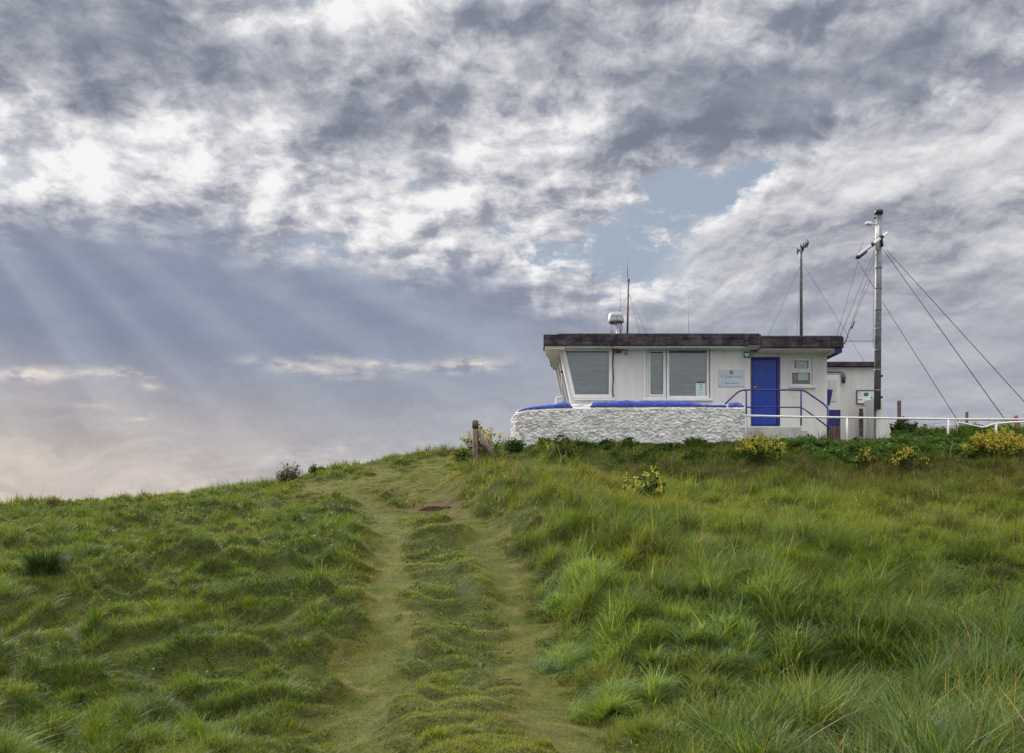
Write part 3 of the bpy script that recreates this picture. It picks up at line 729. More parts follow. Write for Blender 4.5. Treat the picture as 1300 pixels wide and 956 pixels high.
# little two-light window
x0, x1, z0, z1 = X(1004, dB) + g, X(1031.5, dB) - g, Z(489.5, dB) + g, Z(453, dB) - g
zmid = (z0 + z1) / 2 + 0.0
bm = bmesh.new(); frame_ring(bm, x0, x1, z0, z1, 0.05, dB + 0.05, dB + 0.13); add_box(bm, x0 + 0.05, x1 - 0.05, dB + 0.05, dB + 0.13, zmid - 0.035, zmid + 0.035)
w4 = obj('window', bm, m_frame, BLD, 0.005)
bm = bmesh.new(); frame_ring(bm, x0 + 0.052, x1 - 0.052, zmid + 0.037, z1 - 0.052, 0.05, dB + 0.035, dB + 0.11); pmi(obj('sash', bm, m_frame, w4, 0.005))
inpoly([(x0 + .05, z0 + .05), (x1 - .05, z0 + .05), (x1 - .05, z1 - .05), (x0 + .05, z1 - .05)], 'pane', m_glass, dB + 0.088, dB + 0.094, w4)
inpoly([(x0 - .1, z0 - .1), (x1 + .1, z0 - .1), (x1 + .1, z1 + .1), (x0 - .1, z1 + .1)], 'blind', m_room, dB + 0.26, dB + 0.27, w4)  # dark sheet behind the glass; the room's dimness is put into its colour
boxo('window_sill', m_wall, BLD, X(1002, dB), X(1035, dB), dB - 0.08, dB - 0.002, Z(493, dB), Z(490, dB), 0.008)
# door
D = boxo('door', m_blue, BLD, X(955, dB), X(986.5, dB), dB + 0.06, dB + 0.105, Z(539.6, dB), Z(456, dB), 0.004)
bm = bmesh.new()
for k in range(8):
    xa = X(955, dB) + 0.012 + k * 0.0905
    add_box(bm, xa, xa + 0.0885, dB + 0.046, dB + 0.058, Z(538.5, dB), Z(457, dB))
pmi(obj('door_boards', bm, m_blue, D, 0.004))
bm = bmesh.new(); zz = Z(491.5, dB); add_lathe(bm, [(0.03, zz - .03), (0.03, zz + .03)], X(957, dB), dB + 0.045, 12); add_tube(bm, [(X(957, dB), dB + 0.01, zz), (X(957, dB) - 0.01, dB - 0.02, zz), (X(961, dB), dB - 0.02, zz - .005)], 0.014)
pmi(obj('handle', bm, m_brass, D, 0, True))
bm = bmesh.new(); add_box(bm, X(953.5, dB) + g, X(955, dB) - 0.004, dB + 0.02, dB + 0.12, Z(540.5, dB), Z(453.3, dB)); add_box(bm, X(986.5, dB) + 0.004, X(990.5, dB) - g, dB + 0.02, dB + 0.12, Z(540.5, dB), Z(453.3, dB)); add_box(bm, X(955, dB) - 0.003, X(986.5, dB) + 0.003, dB + 0.02, dB + 0.12, Z(455.7, dB), Z(453.3, dB))
obj('door_frame', bm, m_navy, BLD, 0.004)
boxo('floor', m_conc, BLD, X(728, dA) + .1, X(1050, dB) - .25, dA + .26, dBk, GB - 0.2, GB + 0.2)

# bulkhead lamp over the door
L = thing('bulkhead_lamp', (X(970.5, dB), dB, Z(446, dB)), 'small dark bulkhead lamp under the eaves above the blue door', 'lamp')
boxo('body', m_dark, L, X(968.5, dB), X(972.5, dB), dB - 0.10, dB - 0.003, Z(446.5, dB), Z(441.8, dB), 0.01)
boxo('lens', mat('milky_lens', (0.5, 0.5, 0.48), 0.2), L, X(969, dB), X(972, dB), dB - 0.12, dB - 0.103, Z(446, dB), Z(443, dB), 0.008)

# lettering helper: real text set on a sign face that looks toward the camera side (-Y)
def text(s, m, parent, x, y, z, size, name='lettering', wid=None):
    cu = bpy.data.curves.new(name, 'FONT'); cu.body = s; cu.size = size; cu.align_x = 'CENTER'; cu.align_y = 'CENTER'; cu.extrude = 0.0015
    cu.materials.append(m); o = bpy.data.objects.new(name, cu); COL.objects.link(o)
    o.parent = parent; o.location = Vector((x, y, z)) - Vector(parent.location); o.rotation_euler = (R(90), 0, 0)
    bpy.context.view_layer.update(); k = wid / max(o.dimensions.x, 1e-4) if wid else 1.0
    dg = bpy.context.evaluated_depsgraph_get(); me = bpy.data.meshes.new_from_object(o.evaluated_get(dg)); me.name = name
    o2 = bpy.data.objects.new(name, me); COL.objects.link(o2); o2.parent = parent; o2.location = o.location; o2.rotation_euler = o.rotation_euler; o2.scale = (k, 1, 1)
    bpy.data.objects.remove(o); return o2
def bars(bm, x0, x1, z, h, y, seed, gap=0.012):
    r = random.Random(seed); x = x0
    while x < x1:
        w = r.uniform(h * 0.5, h * 0.95)
        if r.random() < 0.84: add_box(bm, x, min(x + w, x1), y - 0.002, y, z - h / 2 * r.uniform(.6, 1), z + h / 2 * r.uniform(.7, 1))
        x += w + gap
# name plate
S = thing('name_plate', (X(928.5, dA), dA, Z(480, dA)), 'pale blue name plate with round crest on wall left of blue door', 'sign')
px0, px1, pz0, pz1 = X(912, dA), X(945, dA), Z(491, dA), Z(469.5, dA)
boxo('plate', m_plate, S, px0, px1, dA - 0.02, dA - 0.003, pz0, pz1, 0.003)
text("ST. ALBAN'S HEAD", m_ink2, S, X(928.5, dA), dA - 0.021, Z(478.6, dA), 0.085, wid=0.64)
bm = bmesh.new(); bars(bm, X(920, dA), X(937.5, dA), Z(486.7, dA), 0.036, dA - 0.021, 3, 0.007); obj('lettering', bm, m_ink2, S)
bm = bmesh.new(); cxs, czs = X(928.3, dA), Z(473, dA)
add_prism(bm, [(cxs + .05 * math.cos(a * PI / 12), czs + .055 * math.sin(a * PI / 12)) for a in range(24)], 'y', dA - 0.024, dA - 0.0205); cr = obj('crest', bm, m_ink, S)
bm = bmesh.new(); add_prism(bm, [(cxs + .02 * math.cos(a * PI / 8), czs + .026 * math.sin(a * PI / 8)) for a in range(16)], 'y', dA - 0.028, dA - 0.0245); pmi(obj('crest_badge', bm, m_brass, cr)).location = (0, 0, 0)
for (a, b) in ((px0 + .02, pz0 + .02), (px1 - .02, pz0 + .02), (px0 + .02, pz1 - .02), (px1 - .02, pz1 - .02)):
    bm = bmesh.new(); add_prism(bm, [(a + .012 * math.cos(k * PI / 5), b + .012 * math.sin(k * PI / 5)) for k in range(10)], 'y', dA - 0.027, dA - 0.0203); obj('bolt', bm, m_ink2, S)
# green heart sign
S = thing('heart_sign', (X(948, dA), dA, Z(450.5, dA)), 'small square green sign with white heart high beside the door', 'sign')
boxo('plate', m_green, S, X(944, dA), X(952, dA), dA - 0.015, dA - 0.003, Z(454.6, dA), Z(446.5, dA), 0.002)
hx, hz, hs = X(948, dA), Z(450.4, dA), 0.0042
hp = [(16 * math.sin(t) ** 3, 13 * math.cos(t) - 5 * math.cos(2 * t) - 2 * math.cos(3 * t) - math.cos(4 * t)) for t in [2 * PI * k / 40 for k in range(40)]]
bm = bmesh.new(); add_prism(bm, [(hx + a * hs, hz + b * hs) for a, b in hp], 'y', dA - 0.019, dA - 0.0155); hh = obj('heart_symbol', bm, m_signw, S)
bm = bmesh.new(); add_prism(bm, [(hx + a, hz + b + .01) for a, b in ((0.012, .045), (-.018, .0), (0.0, .0), (-.012, -.045), (.02, .008), (.003, .008))], 'y', dA - 0.022, dA - 0.0195); pmi(obj('bolt_symbol', bm, m_green, hh))
# window notices
S = thing('window_poster', (X(890, dA), dA + .09, Z(494, dA)), 'pale portrait notice in lower right corner of the wide window', 'poster')
zy = dA + 0.088
boxo('sheet', m_paper, S, X(884, dA), X(896.4, dA), zy - 0.003, zy, Z(503.2, dA), Z(486, dA))
bm = bmesh.new()
for k, (za_, h, a, b) in enumerate(((487.5, .03, 889, 891.5), (490.5, .05, 888, 892.5), (493.5, .022, 886, 895), (495, .03, 889.2, 891.2), (497.5, .018, 886, 894), (500, .03, 886, 895), (502, .02, 886, 895))):
    bars(bm, X(a, dA), X(b, dA), Z(za_, dA), h, zy - 0.0035, k)
obj('lettering', bm, m_ink2, S)
boxo('heading_strip', m_ink, S, X(885.5, dA), X(895.5, dA), zy - 0.003, zy, Z(485.6, dA), Z(484, dA))
for (nm, lab, a, b, c, d_, sd) in (('window_notice', 'pale landscape notice in the upper light of the small window', 1012.5, 1025.5, 466.8, 458.5, 1), ('window_notice', 'pale landscape notice in the lower light of the small window', 1014.5, 1027, 482, 473.5, 2), ('window_notice', 'small grey picture card at left of the lower light in small window', 1008, 1013, 482, 474, 3)):
    S = thing(nm, (X((a + b) / 2, dB), dB + .1, Z(c, dB)), lab, 'notice')
    ny_ = dB + 0.086
    boxo('sheet', m_paper if sd < 3 else m_ink2, S, X(a, dB), X(b, dB), ny_ - 0.002, ny_, Z(c, dB), Z(d_, dB))
    bm = bmesh.new()
    for k in range(4): bars(bm, X(a + 1, dB), X(b - 1, dB), Z(d_ + 1.6 + k * 1.7, dB), 0.018, ny_ - 0.0025, sd * 10 + k, .006)
    obj('lettering', bm, m_ink2 if sd < 3 else m_paper, S)
# alarm beacon and its little bell, downlead cable
S = thing('alarm_beacon', (X(784.5, dA), dA, Z(444, dA)), 'red alarm beacon on white wall beside the corner window', 'alarm')
bm = bmesh.new(); zc0 = Z(447, dA); add_lathe(bm, [(0.075, zc0), (0.085, zc0 + .02), (0.088, zc0 + .09), (0.075, zc0 + .135), (0.04, zc0 + .16)], X(784.3, dA), dA - 0.10, 20); obj('shell', bm, m_red, S, 0, True)
boxo('bracket', m_dark, S, X(781.5, dA), X(788.5, dA), dA - 0.16, dA - 0.003, Z(448.4, dA), Z(447.2, dA), 0.004)
S = thing('lever_lamp', (X(793, dA), dA, Z(445, dA)), 'small grey lamp with hooked arm right of the red beacon', 'lamp')
bm = bmesh.new(); zc0 = Z(443.5, dA); add_lathe(bm, [(0.02, zc0 - .05), (0.05, zc0 - .03), (0.05, zc0 + .03), (0.02, zc0 + .05)], X(791.5, dA), dA - 0.08, 14); obj('lamp_head', bm, m_galv, S, 0, True)
tubeo('arm', m_galv, S, [(X(792, dA), dA - .03, Z(444, dA)), (X(795.5, dA), dA - .05, Z(445, dA)), (X(796, dA), dA - .05, Z(450, dA)), (X(793.5, dA), dA - .05, Z(451, dA)), (X(793, dA), dA - .03, Z(447, dA))], 0.012)
S = tubeo('downlead_cable', m_cable, None, [(X(776.5, dF), dF + .2, zA1 + .04), (X(776.5, dF), dF - 0.045, zA1 + .035), (X(777, dF), dF - 0.05, Z(432, dF)), (X(776.8, dF), dF - 0.05, zA0 - .01), (X(778.8, dA), dA - 0.05, Z(446, dA)), (X(777.6, dA), dA - .05, Z(462, dA)), (X(778.4, dA), dA - .05, Z(480, dA)), (X(777.4, dA), dA - .05, Z(496, dA)), (X(778.5, dA), dA - .05, Z(504, dA))], 0.017, 6)
tag(S, 'dark cable running from roof edge down the wall by corner window', 'cable')

# ------------------------------------------------------------------ landing, steps, blue handrail
dL = 25.3
S = thing('entrance_landing', (X(985, dL), 25.8, GB), 'grey concrete landing with steps beneath the blue door', 'steps')
boxo('platform', m_conc, S, X(946, dL), X(1017.5, dL), dL, dB - 0.004, GB - 0.25, Z(541, dL) - 0.02, 0.02)
boxo('step', m_conc, S, X(1017.5, dL) + .004, X(1026, dL), dL + 0.03, dB - 0.004, GB - 0.25, Z(546, dL), 0.02)
boxo('step', m_conc, S, X(1026, dL) + .004, X(1037, dL), dL + 0.05, dB - 0.004, GB - 0.25, Z(552, dL), 0.02)
dH = 25.25
S = thing('handrail', (X(985, dH), dH, Z(540, dH)), 'dark blue tubular handrail in front of the blue door', 'handrail')
pt = lambda px, py, d: (X(px, d), d, Z(py, d))
def arc(p, q, r, n=5): return [tuple(Vector(p).lerp(Vector(q), k / n)) for k in range(n + 1)]
tubeo('rail', m_navy, S, [pt(918, 516, dH), pt(925, 508.5, dH), pt(933, 501, dH), pt(938, 497, dH), pt(943, 495.4, dH), pt(950, 495, dH), pt(1000, 495, dH), pt(1018, 495.2, dH), pt(1023, 497, dH), pt(1046, 513, dH), pt(1050, 517.5, dH), pt(1051, 523, dH)], 0.024)
tubeo('rail', m_navy, S, [pt(947.5, 517, dH), pt(1017, 517, dH), pt(1026, 523, dH), pt(1050.5, 541.5, dH)], 0.019)
for (px, a, b) in ((947.5, 495.5, 544), (1017, 495.5, 540.5), (1051, 519, 562)):
    tubeo('post', m_navy, S, [pt(px, b, dH), pt(px, a, dH)], 0.024 if px < 1040 else 0.032)

# ------------------------------------------------------------------ rough white stone wall with blue coping
S = thing('boundary_wall', (X(800, 24.6), 24.8, GB), 'rough whitewashed stone wall curving round the seaward end with blue coping', 'wall')
def wall_line(n):
    ctrl = [(X(664, 29.5), 29.5), (X(656, 28), 28.0), (X(650.5, 26.4), 26.4), (X(651.5, 25.5), 25.5), (X(658, 25.0), 25.0), (X(672, 24.75), 24.75), (X(700, 24.62), 24.62), (X(760, 24.6), 24.6), (X(860, 24.6), 24.6), (X(945.5, 24.6), 24.6)]
    P = np.array(ctrl); s = np.concatenate(([0], np.cumsum(np.hypot(*np.diff(P, axis=0).T))))
    u = np.linspace(0, s[-1], n)
    def cr(c):
        m = np.gradient(c, s); i = np.clip(np.searchsorted(s, u) - 1, 0, len(s) - 2); h = s[i + 1] - s[i]; t = (u - s[i]) / h
        return (2 * t**3 - 3 * t**2 + 1) * c[i] + (t**3 - 2 * t**2 + t) * h * m[i] + (-2 * t**3 + 3 * t**2) * c[i + 1] + (t**3 - t**2) * h * m[i + 1]
    return cr(P[:, 0]), cr(P[:, 1]), u
NS, NT = 1150, 96
wx, wy, wu = wall_line(NS)
tx, ty = np.gradient(wx), np.gradient(wy); L_ = np.hypot(tx, ty); nxv, nyv = ty / L_, -tx / L_      # outward normal
if nyv[-1] > 0: nxv, nyv = -nxv, -nyv
pxs = 650 + wx / wy * F_
prof_px = [600, 650, 655, 668, 690, 720, 760, 890, 940, 1000]; prof_py = [528, 526, 521.5, 518.2, 516.6, 515.4, 514.6, 514.2, 514.6, 514.6]
wtop = EYE + (HOR - np.interp(pxs, prof_px, prof_py)) / F_ * np.minimum(wy, 25.3)
zb0 = GB - 0.55
T = np.linspace(0, 1, NT)
UU, TT = np.meshgrid(wu, T); ZZ = zb0 + (wtop[None, :] - zb0) * TT
a1, a2, _, _, a_id = cell(UU * 5.2 + fbm(UU * 5, ZZ * 5, 4, 3) * 0.7, ZZ * 11.0 + fbm(UU * 5, ZZ * 5, 9, 3) * 0.9, 2, True)
b1, b2 = cell(UU * 16, ZZ * 30, 7)
disp = sstep(0.0, 0.16, a2 - a1) * 0.020 * (0.6 + 0.8 * vnoise(a_id * 91.0, a_id * 57.0, 3)) + sstep(0.0, .22, b2 - b1) * 0.008 + fbm(UU * 16, ZZ * 22, 1, 4) * 0.036 + fbm(UU * 1.1, ZZ * 1.1, 3, 2) * 0.05
edge = sstep(1.0, 0.93, TT); disp = disp * (0.4 + 0.6 * edge) - (1 - edge) * 0.06
FX = wx[None] + nxv[None] * disp; FY = wy[None] + nyv[None] * disp
th = 0.42
# front face, rounded top, rear face in one skin
rows = [np.stack((FX[k], FY[k], ZZ[k]), -1) for k in range(NT)]
for k in range(1, 9):
    f = k / 8; zt_ = wtop + 0.05 * math.sin(PI * f) + fbm(wu * 4, np.full_like(wu, f * 2.0), 6, 3) * 0.04
    rows.append(np.stack((wx - nxv * th * f, wy - nyv * th * f, zt_), -1))
rows.append(np.stack((wx - nxv * th, wy - nyv * th, np.full(NS, zb0)), -1))
WV = np.stack(rows, 0); nr = len(rows); ids = np.arange(nr * NS).reshape(nr, NS)
q = np.stack((ids[:-1, :-1], ids[:-1, 1:], ids[1:, 1:], ids[1:, :-1]), -1).reshape(-1, 4)
endcap = list(ids[:, -1])
fl = np.concatenate((q.ravel(), np.array(endcap[::-1]), np.array(list(ids[:, 0]))))
lt = np.concatenate((np.full(len(q), 4), [nr], [nr]))
mesh_np('stonework', WV.reshape(-1, 3), fl, lt, m_stonew, smooth=True, parent=S)
# blue coping: painted mortar humps along the top
CPX = [640, 655, 668, 676, 700, 716, 722, 727, 730, 748, 753, 775, 800, 840, 872, 884, 892, 920, 926, 933, 940, 945, 960]
CHT = [.0, .01, .02, .04, .075, .12, .09, .0, -.02, .0, .09, .115, .12, .11, .10, .07, .02, .015, .045, .09, .07, .01, -.02]
hgt = np.interp(pxs, CPX, CHT) * (1 + fbm(wu * 5, wu * 0, 3, 3) * 0.5)
m_ = 12
for (pa, pb) in ((656.5, 727), (749.5, 923), (924.5, 945.4)):
    seli = np.where((pxs > pa) & (pxs < pb) & (wy < 26))[0]; rows = []
    tap = np.clip(np.minimum(np.arange(len(seli)), np.arange(len(seli))[::-1]) / 6.0, 0.15, 1) ** .5
    for k in range(m_ + 1):
        a = PI * k / m_; f = 0.5 - 0.5 * math.cos(a)
        off = 0.012 - (th - 0.05) * f
        bump_ = fbm(wu * 9, np.full_like(wu, f * 4), 12, 3) * 0.035
        h_ = np.maximum(hgt, .004) + bump_ * np.clip(hgt / .08, 0, 1)
        zz_ = (wtop - 0.03)[seli] + (h_[seli] + .045) * (math.sin(a) ** 0.6) * tap
        rows.append(np.stack(((wx + nxv * off)[seli], (wy + nyv * off)[seli], zz_), -1))
    CV = np.stack(rows, 0); ids = np.arange(CV.shape[0] * CV.shape[1]).reshape(CV.shape[:2])
    q = np.stack((ids[:-1, :-1], ids[:-1, 1:], ids[1:, 1:], ids[1:, :-1]), -1).reshape(-1, 4)
    fl = np.concatenate((q.ravel(), ids[:, -1][::-1], ids[:, 0])); lt = np.concatenate((np.full(len(q), 4), [len(ids)], [len(ids)]))
    mesh_np('coping', CV.reshape(-1, 3), fl, lt, m_bluewall, smooth=True, parent=S)

# weather instrument on a stone block beyond the corner
dI = 26.9
S = thing('weather_instrument', (X(713, dI), dI, Z(514, dI)), 'thin instrument mast with ball top on stone block behind coping', 'instrument')
bm = bmesh.new(); add_box(bm, X(705.5, dI), X(717, dI), dI - .1, dI + .25, GB, Z(503.5, dI)); obj('block', bm, m_stonew, S, 0.03)
tubeo('mast', m_white, S, [pt(713.5, 504, dI), pt(713, 473, dI)], 0.012)
bm = bmesh.new(); zq = Z(472, dI); add_lathe(bm, [(0.008, zq - .04), (0.035, zq - .02), (0.04, zq), (0.03, zq + .025), (0.006, zq + .04)], X(713, dI), dI, 12); obj('sensor', bm, m_dark, S, 0, True)
tubeo('stay', m_white, S, [pt(717, 504, dI), pt(713.2, 478, dI)], 0.006)
# ------------------------------------------------------------------ annex behind the right-hand end
dN = 28.2
AN = thing('annex', (X(1080, dN), 29.5, GB), 'lower white flat roofed annex set back to the right of main building', 'building')
zN0, zN1 = GB - 0.3, Z(466, dN)
boxo('wall', m_wall, AN, X(1036, dN), X(1111.5, dN), dN, 31.2, zN0, zN1, 0.01)
boxo('roof', m_roof, AN, X(1036, dN), X(1112.5, dN), dN - 0.14, 31.35, zN1 + .003, Z(460, dN), 0.012)
# door recess seen past the corner
D = boxo('door', m_frame, AN, X(1049, dN), X(1066.5, dN), dN - 0.05, dN - 0.003, Z(558, dN), Z(476, dN), 0.005)
pmi(boxo('door_panel', m_wall, D, X(1051, dN), X(1061, dN), dN - 0.07, dN - 0.052, Z(510, dN), Z(482, dN), 0.006))
pmi(boxo('door_panel', m_navy, D, X(1051.5, dN), X(1066, dN), dN - 0.075, dN - 0.053, Z(541, dN), Z(520.5, dN), 0.006))
pmi(boxo('door_panel', m_wood, D, X(1051.5, dN), X(1066, dN), dN - 0.072, dN - 0.053, Z(560, dN), Z(541.5, dN), 0.006))
bm = bmesh.new(); add_prism(bm, [(X(1048, dN), Z(495, dN)), (X(1056, dN), Z(495, dN)), (X(1052, dN), Z(515, dN)), (X(1048, dN), Z(515, dN))], 'y', dN - 0.10, dN - 0.077); pmi(obj('door_flap', bm, m_navy, D, 0.004))
bm = bmesh.new(); add_box(bm, X(1047, dN), X(1070, dN), dN - .05, dN - .003, Z(475.5, dN), Z(474.2, dN)); obj('door_head', bm, m_conc, AN, 0.003)
tubeo('conduit', m_galv, AN, [pt(1048, 472.3, dN - .04), pt(1068, 472.3, dN - .04), pt(1069.5, 473.5, dN - .04), pt(1069.5, 476, dN - .04)], 0.018)
# seams of the rendered panel boards
bm = bmesh.new(); 
for px in (1084.2, 1081.4): add_box(bm, X(px, dN), X(px + .5, dN), dN - .008, dN - .002, Z(556, dN), Z(472, dN))
obj('cover_strip', bm, m_frame, AN)
D = thing('wall_lamp', (X(1069.5, dN), dN, Z(480, dN)), 'grey and black wall lamp on the annex beside its door', 'lamp')
bm = bmesh.new(); zc0 = Z(487, dN); xx = X(1069.5, dN); add_lathe(bm, [(.035, zc0), (.055, zc0 + .02), (.058, zc0 + .10), (.045, zc0 + .12)], xx, dN - .1, 14); obj('globe', bm, m_dark, D, 0, True)
bm = bmesh.new(); add_lathe(bm, [(.05, zc0 + .122), (.068, zc0 + .14), (.062, zc0 + .26), (.035, zc0 + .31), (.02, zc0 + .34)], xx, dN - .1, 14); obj('housing', bm, m_galv, D, 0, True)
boxo('wall_plate', m_galv, D, xx - .04, xx + .04, dN - .04, dN - .003, zc0 + .18, zc0 + .30, .005)
# notice board
D = thing('notice_board', (X(1099, dN), dN, Z(503, dN)), 'dark framed white notice board with green map on annex wall', 'notice board')
bx0, bx1, bz0, bz1 = X(1087, dN), X(1110.8, dN), Z(513, dN), Z(495.5, dN)
bm = bmesh.new(); frame_ring(bm, bx0, bx1, bz0, bz1, 0.022, dN - .05, dN - .003); obj('frame', bm, m_dark, D, .003)
boxo('board', m_signw, D, bx0 + .023, bx1 - .023, dN - .03, dN - .003, bz0 + .023, bz1 - .023)
bm = bmesh.new(); add_prism(bm, [(X(a, dN), Z(b, dN)) for a, b in ((1096, 503), (1096, 499.5), (1097.5, 498.3), (1099, 499), (1100.5, 498.2), (1102.2, 499), (1102, 502.6), (1099, 503.4))], 'y', dN - .033, dN - .0305); obj('map', bm, m_green, D)
bm = bmesh.new()
for k in range(4): bars(bm, X(1089, dN), X(1094, dN), Z(498.5 + k * 1.6, dN), .018, dN - .0305, k, .008)
bars(bm, X(1089, dN), X(1094.5, dN), Z(507.5, dN), .05, dN - .0305, 9, .008); bars(bm, X(1104, dN), X(1109, dN), Z(499.5, dN), .018, dN - .0305, 8); bars(bm, X(1104, dN), X(1109, dN), Z(502, dN), .018, dN - .0305, 7)
obj('lettering', bm, m_ink2, D)
boxo('green_label', m_green, D, X(1105, dN), X(1107.5, dN), dN - .033, dN - .0305, Z(507, dN), Z(503.8, dN))
# leaning board with holes and a white panel
d2 = 27.9
D = thing('slotted_board', (X(1093, d2), d2, GB), 'narrow grey board with dark holes leaning on annex wall', 'board')
boxo('plank', m_wood, D, X(1091, d2), X(1095.5, d2), d2, d2 + .03, Z(554, d2), Z(518.5, d2), .004)
for zz_ in (521, 526, 533.5, 542.5, 549):
    bm = bmesh.new(); add_prism(bm, [(X(1093.2, d2) + .03 * math.cos(k * PI / 7), Z(zz_, d2) + .035 * math.sin(k * PI / 7)) for k in range(14)], 'y', d2 - .004, d2 - .0005); obj('hole', bm, m_dark, D)
D = thing('meter_cupboard', (X(1101.5, d2), d2, GB), 'tall white meter cupboard below the notice board', 'cupboard')
boxo('cabinet', m_wall, D, X(1096.2, d2), X(1107.3, d2), d2, dN - .004, Z(557, d2), Z(517.5, d2), .01)
pmi_ = boxo('door', m_frame, D, X(1097, d2), X(1106.5, d2), d2 - .02, d2 - .003, Z(553, d2), Z(519, d2), .006)
boxo('gap_shade', m_dark, D, X(1107.4, d2), X(1109, d2), d2 + .02, dN - .004, Z(560, d2), Z(516, d2))  # black strip set in the open gap, painting its shade

# ------------------------------------------------------------------ signal mast on its concrete buttress
dM = 27.3
S = thing('mast_footing', (X(1120, dM), dM, GB), 'pale sloping concrete buttress at the foot of signal mast', 'footing')
bm = bmesh.new(); add_prism(bm, [(X(1109, dM), Z(566, dM)), (X(1136, dM), Z(566, dM)), (X(1132.5, dM), Z(552, dM)), (X(1119.5, dM), Z(507.5, dM)), (X(1117.5, dM), Z(504.5, dM)), (X(1109, dM), Z(505, dM))], 'y', dM, dM + .75)
obj('concrete_block', bm, m_wall, S, .02)
boxo('cover_strip', m_galv, S, X(1109, dM), X(1111.8, dM), dM - .03, dM - .003, Z(556, dM), Z(517, dM))
S = thing('signal_mast', (X(1115, dM), dM - .12, GB), 'tall grey tubular signal mast with tilted white yard and stay wires', 'mast')
dm = dM - 0.13
def mtop(py): return (X(1113.9 + (505 - py) * 0.0075, dm), dm, Z(py, dm))
tubeo('pole', m_galv, S, [mtop(520), mtop(400), mtop(270)], [.100, .097, .088], 16)
for k in (496, 470, 445, 418, 393, 366, 340):
    bm = bmesh.new(); c = mtop(k); add_lathe(bm, [(.098, c[2] - .03), (.103, c[2] - .025), (.103, c[2] + .025), (.098, c[2] + .03)], c[0], c[1], 16); obj('band', bm, m_galv, S, 0, True)
c = mtop(270); bm = bmesh.new(); add_lathe(bm, [(.10, c[2] - .06), (.125, c[2] - .05), (.125, c[2] + .06), (.11, c[2] + .075)], c[0], c[1], 18); obj('cap', bm, m_dark, S, 0, True)
yd = dm - .16
ya_, yb_ = Vector(pt(1088, 326.5, yd)), Vector(pt(1126.5, 295.5, yd))
y_o = tubeo('yard', m_white, S, [ya_, yb_], .047, 10)
pmi(tubeo('end_cap', m_dark, y_o, [ya_ - (yb_ - ya_).normalized() * .03, ya_ + (yb_ - ya_).normalized() * .05], .058, 10))
tubeo('yard_boom', m_dark, S, [pt(1089, 327.5, yd), pt(1100, 319, yd)], .05, 8)
for (px, py) in ((1107.5, 310.5), (1119, 301)):
    a = Vector(pt(px, py, yd)); dvec = (yb_ - ya_).normalized()
    tubeo('clamp', m_dark, S, [a - dvec * .045, a + dvec * .045], .066, 10)
tubeo('clamp', m_dark, S, [pt(1119, 304, dm - .1), pt(1120, 313, dm - .1)], .045, 8)
tubeo('sleeve', m_white, S, [pt(1113.5, 317, dm - .115), pt(1113.8, 287, dm - .115)], .055, 10)
tubeo('lamp_arm', m_white, S, [pt(1115, 287, dm - .12), pt(1111, 284.5, dm - .2), pt(1107, 284, dm - .24)], .026, 8)
bm = bmesh.new(); a, b = Vector(pt(1099, 283.5, dm - .28)), Vector(pt(1109, 284.5, dm - .24)); add_tube(bm, [a, a.lerp(b, .15), a.lerp(b, .6), b], [.03, .055, .06, .03], 12); obj('lamp_head', bm, m_white, S, 0, True)
boxo('lamp_cell', m_dark, S, X(1104, dm), X(1107.5, dm), dm - .32, dm - .25, Z(281.5, dm), Z(279.8, dm), .008)
m_wire = mat('steel_wire', (0.045, 0.043, 0.055), 0.5, 0.3)
def wire(par, a, b, r=.009, sag=0.0, n=1, name='stay_wire'):
    a, b = Vector(a), Vector(b)
    P_ = [a.lerp(b, k / 8) - Vector((0, 0, sag * 4 * (k / 8) * (1 - k / 8))) for k in range(9)] if sag else [a, b]
    return tubeo(name, m_wire, par, P_, r * (.75 if name == 'stay_wire' else 1), 6)
def gpt(px, d, dz=-.05):
    x = X(px, d); return (x, d, float(ground_z(x, d)) + dz)
wire(S, pt(1122, 318, dm), pt(1281, 540, 26.2), .015); wire(S, pt(1126, 318, dm), pt(1322, 534, 27.5), .013); wire(S, pt(1120, 383, dm), pt(1224, 547, 26.6), .012)
wire(S, pt(1228, 551, 26.3), pt(1240, 566, 25.6), .016)
wire(S, pt(1273, 529, 26.25), pt(1289, 551, 26.1), .022, name='turnbuckle')
zR = zB1 + .03
rp = lambda px, d: (X(px, d), d, zR)
wire(S, pt(1089, 333, yd), (X(1060, 26.8), 26.8, zR), .009); wire(S, pt(1111, 317, dm), (X(1064, 26.6), 26.6, zR), .009)
wire(S, pt(1113, 320, dm), pt(1072, 437, dF + .1), .010); wire(S, pt(1110, 342, dm), pt(1072, 436, dF + .1), .009); wire(S, pt(1089, 332, yd), pt(1110, 366, dm), .009)
wire(S, pt(1090, 321, yd), pt(1097, 305, yd), .009)
wire(S, pt(1108.4, 440, dm), pt(1109, 317, dm), .007); wire(S, pt(1072, 433, dF + .2), pt(1110, 433, dm), .012)
wire(S, pt(1081, 417, 26.4), pt(1085, 408, 26.45), .022, name='turnbuckle'); wire(S, pt(1072, 436.5, dF + .08), pt(1076, 427, 26.1), .018, name='turnbuckle')
for k in (505, 478): 
    c = mtop(k); boxo('cleat', m_dark, S, c[0] + .09, c[0] + .15, c[1] - .03, c[1] + .03, c[2] - .02, c[2] + .05, .005)

